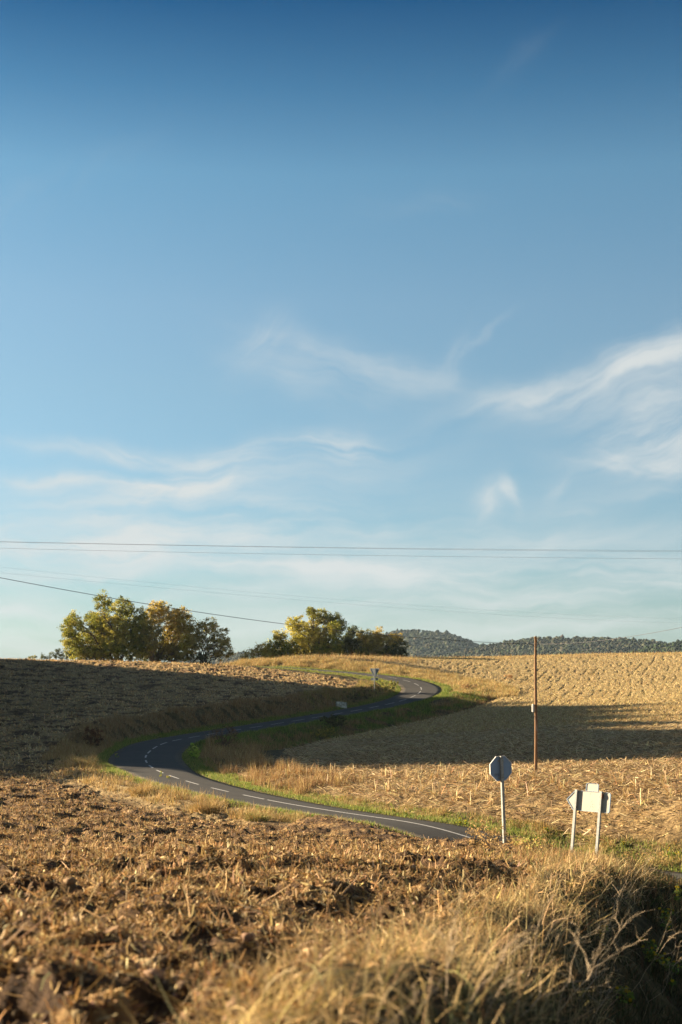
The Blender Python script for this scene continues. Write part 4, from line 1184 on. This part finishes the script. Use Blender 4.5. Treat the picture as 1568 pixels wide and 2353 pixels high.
for i, fx in enumerate((.235, .80)):
    xp = x0+Wb*fx
    wx, wy = cxm+xp*math.cos(TH), dm+xp*math.sin(TH)
    zg = float(zat(np.array([wx]), np.array([wy]))[0])-gz
    p = bm_obj('post', box(xp-.05, xp+.05, -.085, -.02, min(zg, 0)-.35, z1+.012), M['galv'], root, .006)
    bm_obj('cap', box(xp-.053, xp+.053, -.088, -.017, z1+.013, z1+.022), M['rim'], p)
    if i: 
        bm_ = bmesh.new(); bmesh.ops.create_uvsphere(bm_, u_segments=14, v_segments=8, radius=1)
        for v in bm_.verts: v.co = (xp+.062+v.co.x*.022, -.05+v.co.y*.05, z1-.13+v.co.z*.1)
        bm_obj('rust_patch', bm_, M['rust'], p)
# the whole board leans away a little
root.rotation_euler = (R(-7.0), 0, TH)

# give-way sign
g = ray_ground(861.5, 1583, 60); d = float(g[1])-1.0; u = d/F
sx = (861.5-CX)*u; sz = float(zat(np.array([sx]), np.array([d]))[0])
root = empty('yield_sign', (sx, d, sz)); tag(root, 'downward triangle sign with small plate below on the bank of the upper bend', 'road sign')
zt_, zb_ = (HY-1536.5)*u-sz, (HY-1558.0)*u-sz
hw = 12.6*u
root.rotation_euler = (0, 0, R(-31))
def tri_round(hw_, zt, zb, r):
    c = [(-hw_, zt), (0, zb), (hw_, zt)]; out = []
    for i in range(3):
        p0, p1, p2 = [Vector(c[(i+k-1) % 3]) for k in range(3)]
        a = (p0-p1).normalized(); b = (p2-p1).normalized()
        for t in (0, .25, .5, .75, 1): out.append(tuple(p1+a*r*(1-t)**2+b*r*t**2))
    return out
to = tri_round(hw+.02, zt_+.01, zb_-.05, .10); cen_ = (0, zt_-(zt_-zb_)/3)
pl_ = bm_obj('sign_plate', prism(scaled(to, .98, cen_), .003, .012), M['grey_light'], root)
bm_obj('rim', ring(to, scaled(to, .91, cen_), -.02, .016), M['grey_back'], pl_)
bm_obj('sign_face', prism(scaled(to, .9, cen_), .0125, .0155), M['white_face'], pl_)
pz0, pz1 = (HY-1563.3)*u-sz, (HY-1558.2)*u-sz
sp = bm_obj('distance_plate', box(-9.4*u, 9.4*u, .003, .012, pz0, pz1-.01), M['grey_light'], root)
bm_obj('rim', ring([(-9.6*u, pz0-.01), (9.6*u, pz0-.01), (9.6*u, pz1), (-9.6*u, pz1)], [(-9.0*u, pz0+.02), (9.0*u, pz0+.02), (9.0*u, pz1-.03), (-9.0*u, pz1-.03)], -.02, .016), M['grey_back'], sp)
bm_obj('post', box(-.045, .045, -.10, -.021, -.4, zt_), M['galv'], root, .006)

# pale stone block on the verge
g = ray_ground(784, 1626, 60); d = g[1]-.3; u = d/F
sx = (785-CX)*u; sz = float(zat(np.array([sx]), np.array([d]))[0])
bm_ = prism([(-12.3*u, -.3), (12.3*u, -.3), (12.3*u, (HY-1614.3)*u-sz), (-12.0*u, (HY-1612)*u-sz)], -.2, .28)
bmesh.ops.bevel(bm_, geom=bm_.edges[:], offset=.02, segments=2, affect='EDGES')
bmesh.ops.subdivide_edges(bm_, edges=bm_.edges[:], cuts=3, use_grid_fill=True)
for v in bm_.verts:
    n_ = v.co*6; v.co += Vector((math.sin(n_.x*1.3+n_.z*2.1), math.sin(n_.y+n_.x*1.7), math.sin(n_.z*1.9+n_.x)))*.009
o = bm_obj('stone_block', bm_, M['stone']); o.location = (sx, d, sz); o.rotation_euler = (0, 0, R(8))
tag(o, 'weathered pale stone block on the grass verge of the straight road', 'stone block')

# wooden telephone pole
g = ray_ground(1231.7, 1776, 40); d = g[1]; u = d/F
px0_ = (1231.7-CX)*u; gz = float(zat(np.array([px0_]), np.array([d]))[0])
H = (HY-1463)*u-gz
PB_ = np.array([px0_, d, gz])
root = empty('telephone_pole', PB_); tag(root, 'slim brown wooden telephone pole standing in the right field', 'telephone pole')
nz = 26; tl = []
zz = np.linspace(-.5, H, nz); xy = np.stack([.012*np.sin(zz*.9), .01*np.cos(zz*.7)], 1)
tubes_obj('shaft', [tube(np.column_stack([xy, zz]), np.linspace(.082, .056, nz), 14)], M['pole_wood'], root)
tubes_obj('pole_cap', [tube([(xy[-1, 0], xy[-1, 1], H-.002), (xy[-1, 0], xy[-1, 1], H+.02), (xy[-1, 0], xy[-1, 1], H+.04)], [.06, .06, .02], 12)], M['galv'], root)
zbx = (HY-1636.5)*u-gz; zbt = (HY-1618.5)*u-gz
jb = bm_obj('junction_box', box(-.175, -.082, -.07, .07, zbx, zbt), M['plastic'], root, .02)
bm_obj('lid', box(-.184, -.176, -.055, .055, zbx+.03, zbt-.03), M['plastic'], jb, .003)
zat_ = (HY-1480)*u-gz
rad_at = lambda z: .082-(.026)*(z/H)
cab = []
for z in np.linspace(zat_-.12, zbx-.4, 40): cab.append((.5*rad_at(z)+.004*math.sin(z*5), -rad_at(z)*.92-.006, z))
tubes_obj('down_cable', [tube(cab, .011, 6), tube([(-.11, -.03, zbx+.02), (-.09, -.05, zbx-.12), (-.04, -.085, zbx-.3), (.0, -.09, zbx-.55), (.03, -.085, zbx-.9)], .011, 6)], M['cable'], root)
tubes_obj('drop_loop', [tube([(-.33, 0, zat_+.0), (-.2, -.02, zat_-.04), (-.1, -.055, zat_-.1), (-.02, -.085, zat_-.16), (.035, -.075, zat_-.26)], .013, 6)], M['cable'], root)
for sgn in (-1, 1):
    tubes_obj('hook', [tube([(sgn*.05, -.01, zat_+.03), (sgn*.11, -.01, zat_+.035), (sgn*.14, -.01, zat_+.01), (sgn*.12, -.01, zat_-.015)], .009, 6)], M['galv'], root)
    tubes_obj('anchor_clamp', [tube([(sgn*.13, -.01, zat_+.005), (sgn*.2, -.01, zat_+.005), (sgn*.27, -.01, zat_+.003)], [.013, .018, .01], 6)], M['galv'], root)
for z in (1.9, 2.75, 3.6, 4.45, 5.2, 5.75):
    tubes_obj('cable_clip', [tube([(.5*rad_at(z)-.02, -rad_at(z)*.86, z), (.5*rad_at(z), -rad_at(z)*.92-.02, z), (.5*rad_at(z)+.025, -rad_at(z)*.8, z)], .007, 5)], M['galv'], root)

# ------------------------------------------------------------------ overhead lines
def line_pts(keys, n=90):
    k = np.array(keys, float)                       # px, py, d
    px = np.linspace(k[0, 0], k[-1, 0], n)
    # smooth polynomial through the surveyed points
    deg = min(3, len(k)-1); t = (px-k[0, 0])/(k[-1, 0]-k[0, 0]); tk = (k[:, 0]-k[0, 0])/(k[-1, 0]-k[0, 0])
    py = np.polyval(np.polyfit(tk, k[:, 1], deg), t); inv = np.interp(px, k[:, 0], 1/k[:, 2]); dd = 1/inv
    return np.stack([(px-CX)/F*dd, dd, (HY-py)/F*dd], 1)
def cable(name, keys, r, mat, label, cat):
    V, q, t, c = tube(line_pts(keys), r, 5)
    o = link(name, mesh_np(name, V, q, t, None, True), mat); return tag(o, label, cat)
cable('power_line', [(-300,1236.5,58),(0,1244.5,60),(784,1258,64),(1568,1265.5,70),(1900,1266.5,72)], .0052, M['wire'], 'upper power line crossing the whole sky', 'cable')
cable('power_line', [(-300,1239,58.4),(0,1245.5,60.4),(784,1259.6,64.4),(1568,1268,70.4),(1900,1269.5,72.4)], .005, M['wire'], 'twin wire running just under the upper power line', 'cable')
cable('power_line', [(-300,1251,58),(0,1260,60),(784,1275,64),(1568,1284.5,70),(1900,1286,72)], .005, M['wire'], 'lower of the two level power lines across the sky', 'cable')
cable('power_line', [(-200,1299,100),(110,1321.5,108),(517,1367.9,120),(1091,1409,138),(1568,1431,150),(1900,1440,158)], .005, M['wire'], 'faint sloping wire, the lower of the pair above the trees', 'cable')
cable('power_line', [(-200,1283,100),(110,1309,108),(517,1359.5,120),(1091,1399.8,138),(1568,1420.6,150),(1900,1429,158)], .0042, M['wire'], 'faintest sloping wire, the upper of the pair above the trees', 'cable')
dp = d
V, q, t, c = tube(line_pts([(-260,1275,46),(0,1329,49),(227,1368.6,53),(574,1422.8,58),(667,1435,60),(877.7,1460,64),(1091,1474.8,67.6),(1226,1480,dp)]), .011, 5)
o = link('telephone_cable', mesh_np('telephone_cable', V, q, t, None, True), M['cable']); tag(o, 'dark telephone cable falling from upper left to the wooden pole', 'cable')
V, q, t, c = tube(line_pts([(1237,1480,dp),(1360,1474.8,66),(1451,1462,62.5),(1568,1442,59),(1800,1395,54)]), .0085, 5)
o = link('telephone_cable', mesh_np('telephone_cable', V, q, t, None, True), M['cable']); tag(o, 'thin telephone cable rising from the wooden pole to the right edge', 'cable')

# ------------------------------------------------------------------ air
bm_ = box(-2700, 2700, -2700, 2700, -20, 76)
hz_o = bm_obj('haze', bm_, None)
mh = bpy.data.materials.new('haze'); mh.use_nodes = True; mh.node_tree.nodes.clear()
pv = N(mh.node_tree, 'ShaderNodeVolumePrincipled'); oo = N(mh.node_tree, 'ShaderNodeOutputMaterial')
pv.inputs['Color'].default_value = (.62, .82, 1.0, 1); pv.inputs['Density'].default_value = .000045; pv.inputs['Anisotropy'].default_value = .1
mh.node_tree.links.new(pv.outputs[0], oo.inputs['Volume'])
hz_o.data.materials.append(mh); tag(hz_o, 'thin pale haze in the air over the whole valley', 'haze', kind='stuff')
# ------------------------------------------------------------------ sky, sun
w = bpy.data.worlds.new('World'); SC.world = w; w.use_nodes = True
nt = w.node_tree; nt.nodes.clear()
sky = N(nt, 'ShaderNodeTexSky', sky_type='NISHITA'); sky.sun_disc = False
sky.sun_elevation = SUN_EL; sky.sun_rotation = math.atan2(SUN_H[0], SUN_H[1])
sky.altitude = 300; sky.air_density = 1.0; sky.dust_density = .6; sky.ozone_density = 2.2
geo = N(nt, 'ShaderNodeTexCoord').outputs['Generated']
nrm = N(nt, 'ShaderNodeVectorMath', operation='NORMALIZE'); nt.links.new(geo, nrm.inputs[0])
sp_ = N(nt, 'ShaderNodeSeparateXYZ'); nt.links.new(nrm.outputs[0], sp_.inputs[0])
az = math_n(nt, 'ARCTAN2', sp_.outputs[0], sp_.outputs[1]); el = math_n(nt, 'ARCSINE', sp_.outputs[2])
cmb = N(nt, 'ShaderNodeCombineXYZ'); nt.links.new(az, cmb.inputs[0]); nt.links.new(el, cmb.inputs[1])
def warp(scale, amp, off):
    n_ = N(nt, 'ShaderNodeTexNoise'); setin(n_, Scale=scale, Detail=4, Roughness=.55)
    ad = N(nt, 'ShaderNodeVectorMath', operation='ADD'); ad.inputs[1].default_value = (off, off*.7, 0); nt.links.new(cmb.outputs[0], ad.inputs[0]); nt.links.new(ad.outputs[0], n_.inputs['Vector'])
    return n_.outputs['Color']
wc = N(nt, 'ShaderNodeSeparateColor'); nt.links.new(warp(14, 1, 3.1), wc.inputs[0])
azw = math_n(nt, 'ADD', az, math_n(nt, 'MULTIPLY', math_n(nt, 'SUBTRACT', wc.outputs[0], .5), .055))
elw = math_n(nt, 'ADD', el, math_n(nt, 'MULTIPLY', math_n(nt, 'SUBTRACT', wc.outputs[1], .5), .035))
def streak(ang, la, lb, detail=6, seed=0.0, rough=.6):
    """noise drawn out along a direction in the sky"""
    c_, s_ = math.cos(ang), math.sin(ang)
    a = math_n(nt, 'ADD', math_n(nt, 'MULTIPLY', azw, c_/la), math_n(nt, 'MULTIPLY', elw, s_/la))
    b = math_n(nt, 'ADD', math_n(nt, 'MULTIPLY', azw, -s_/lb), math_n(nt, 'MULTIPLY', elw, c_/lb))
    cb_ = N(nt, 'ShaderNodeCombineXYZ'); nt.links.new(a, cb_.inputs[0]); nt.links.new(b, cb_.inputs[1]); cb_.inputs[2].default_value = seed
    return noise(nt, cb_.outputs[0], 1.0, detail, rough)
def wisp(px, py, lpx, wpx, ang_deg, amp, st):
    a0_ = math.atan((px-CX)/F); e0 = math.atan((HY-py)/F); an = R(ang_deg); c_, s_ = math.cos(an), math.sin(an)
    du = math_n(nt, 'SUBTRACT', azw, a0_); dv = math_n(nt, 'SUBTRACT', elw, e0)
    a = math_n(nt, 'MULTIPLY', math_n(nt, 'ADD', math_n(nt, 'MULTIPLY', du, c_), math_n(nt, 'MULTIPLY', dv, s_)), F/lpx)
    b = math_n(nt, 'MULTIPLY', math_n(nt, 'SUBTRACT', math_n(nt, 'MULTIPLY', dv, c_), math_n(nt, 'MULTIPLY', du, s_)), F/wpx)
    r2 = math_n(nt, 'ADD', math_n(nt, 'MULTIPLY', a, a), math_n(nt, 'MULTIPLY', b, b))
    g_ = math_n(nt, 'EXPONENT', math_n(nt, 'MULTIPLY', r2, -1.0))
    return math_n(nt, 'MULTIPLY', math_n(nt, 'MULTIPLY', g_, amp), st)
def sharp(v, lo, hi):
    mr = N(nt, 'ShaderNodeMapRange', interpolation_type='SMOOTHSTEP'); nt.links.new(v, mr.inputs[0]); mr.inputs[1].default_value = lo; mr.inputs[2].default_value = hi
    return mr.outputs[0]
stH = sharp(streak(R(2), .16, .020, 7, 1.3), .28, .74)
stR = sharp(streak(R(20), .15, .022, 7, 4.7), .28, .74)
stD = sharp(streak(R(-14), .12, .022, 7, 8.2), .28, .74)
stS = sharp(streak(R(45), .07, .02, 7, 11.0), .28, .74)
ws = []
for args in [(1400,880,300,42,17,.62,stR),(1560,820,180,50,20,.45,stR),(1180,935,170,34,12,.45,stR),
             (1500,1000,170,80,15,.85,stR),(1430,960,200,30,14,.22,stH),(1540,930,110,40,25,.22,stD),(1470,1085,140,18,-12,1.0,stD),(1380,1045,60,22,-40,.7,stD),(1560,1060,90,60,0,.4,stR),
             (290,1053,190,20,-6,1.1,stD),(420,1095,110,32,20,.95,stH),(610,1045,190,26,6,.8,stH),(810,1028,95,32,5,1.05,stH),
             (150,1120,150,20,2,.8,stH),(420,1130,110,26,10,.8,stS),(600,1170,150,16,3,.4,stH),
             (590,775,70,40,35,.42,stS),(700,830,170,55,-20,.36,stD),(900,865,150,34,-16,.42,stD),(1040,850,70,18,55,.5,stS),(1090,800,80,12,35,.4,stS),(800,900,210,50,-6,.22,stD),
             (1120,1150,42,30,60,.75,stS),(1175,1130,34,14,-48,.95,stD),(1300,1118,44,14,50,.35,stS),(1400,1155,150,16,8,.4,stH),
             (300,1215,420,38,3,.5,stH),(200,1290,300,36,2,.5,stH),(40,1400,150,60,-10,.62,stD),(700,1300,330,18,-3,.45,stH),(1100,1310,330,22,-3,.45,stH),
             (1060,1355,230,20,-4,.5,stD),(1500,1330,260,44,4,.5,stH),(900,1340,500,60,0,.25,stH),(1500,1400,250,50,0,.4,stH),(120,450,200,30,25,.10,stS),(500,1230,420,46,4,.55,stH),(350,1150,330,40,6,.5,stH),(1000,1230,380,30,-2,.28,stH),(700,1080,300,40,4,.35,stH),(150,1270,260,26,2,.45,stD),(1300,1240,320,34,5,.3,stR),(1190,150,90,22,40,.05,stS),(970,470,120,26,5,.10,stD)]:
    ws.append(wisp(*args))
tot = ws[0]
for v in ws[1:]: tot = math_n(nt, 'ADD', tot, v)
# thin veil thickening towards the horizon, and loose cirrus out of view, strengthened to fill the shade
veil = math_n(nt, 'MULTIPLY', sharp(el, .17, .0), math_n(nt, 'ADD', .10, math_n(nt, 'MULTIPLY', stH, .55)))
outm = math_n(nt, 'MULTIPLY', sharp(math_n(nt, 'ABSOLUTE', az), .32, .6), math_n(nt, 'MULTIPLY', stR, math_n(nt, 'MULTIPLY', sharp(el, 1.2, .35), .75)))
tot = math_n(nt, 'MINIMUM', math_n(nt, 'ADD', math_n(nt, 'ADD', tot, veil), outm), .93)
SKY_MUL = ramp(nt, math_n(nt, 'MULTIPLY', el, 1.8), [(0.0, (.27,.40,.53)), (.17, (.40,.49,.55)), (.35, (.51,.57,.555)), (.453, (.55,.61,.58)), (.604, (.45,.605,.585)), (.70, (.22,.41,.46)), (.80, (.05,.215,.32)), (1.0, (.16,.31,.43))])  # sky tint by elevation, raised again overhead out of view as added shade fill
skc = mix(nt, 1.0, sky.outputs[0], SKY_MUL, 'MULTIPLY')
cloud = N(nt, 'ShaderNodeRGB'); cloud.outputs[0].default_value = (2.85, 3.0, 2.98, 1)
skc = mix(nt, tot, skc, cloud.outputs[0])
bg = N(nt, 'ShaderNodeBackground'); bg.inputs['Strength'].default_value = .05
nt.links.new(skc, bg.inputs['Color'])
wo = N(nt, 'ShaderNodeOutputWorld'); nt.links.new(bg.outputs[0], wo.inputs['Surface'])

sun = bpy.data.lights.new('sun', 'SUN'); sun.energy = 5.0; sun.angle = R(.53); sun.color = (1.0, .81, .57)
so = bpy.data.objects.new('sun', sun); COL.objects.link(so); so.location = (-80, 40, 60)
so.rotation_euler = SUN_DIR.to_track_quat('Z', 'Y').to_euler()

# ------------------------------------------------------------------ camera and colour management
cam = bpy.data.cameras.new('camera'); co_ = bpy.data.objects.new('camera', cam); COL.objects.link(co_)
co_.location = (0, 0, 0); co_.rotation_euler = (math.pi/2, 0, 0)
cam.sensor_fit = 'HORIZONTAL'; cam.sensor_width = 24.0; cam.lens = F/1568*24
cam.shift_y = (HY-1176.5)/1568; cam.clip_start = .1; cam.clip_end = 12000
cam.dof.use_dof = True; cam.dof.focus_distance = 62.0; cam.dof.aperture_fstop = 2.2
SC.camera = co_
SC.view_settings.view_transform = 'Standard'; SC.view_settings.look = 'None'
SC.view_settings.exposure = 2.3; SC.view_settings.gamma = 1.0
SC.cycles.max_bounces = 6; SC.cycles.diffuse_bounces = 3; SC.cycles.transparent_max_bounces = 4
SC.cycles.use_denoising = True
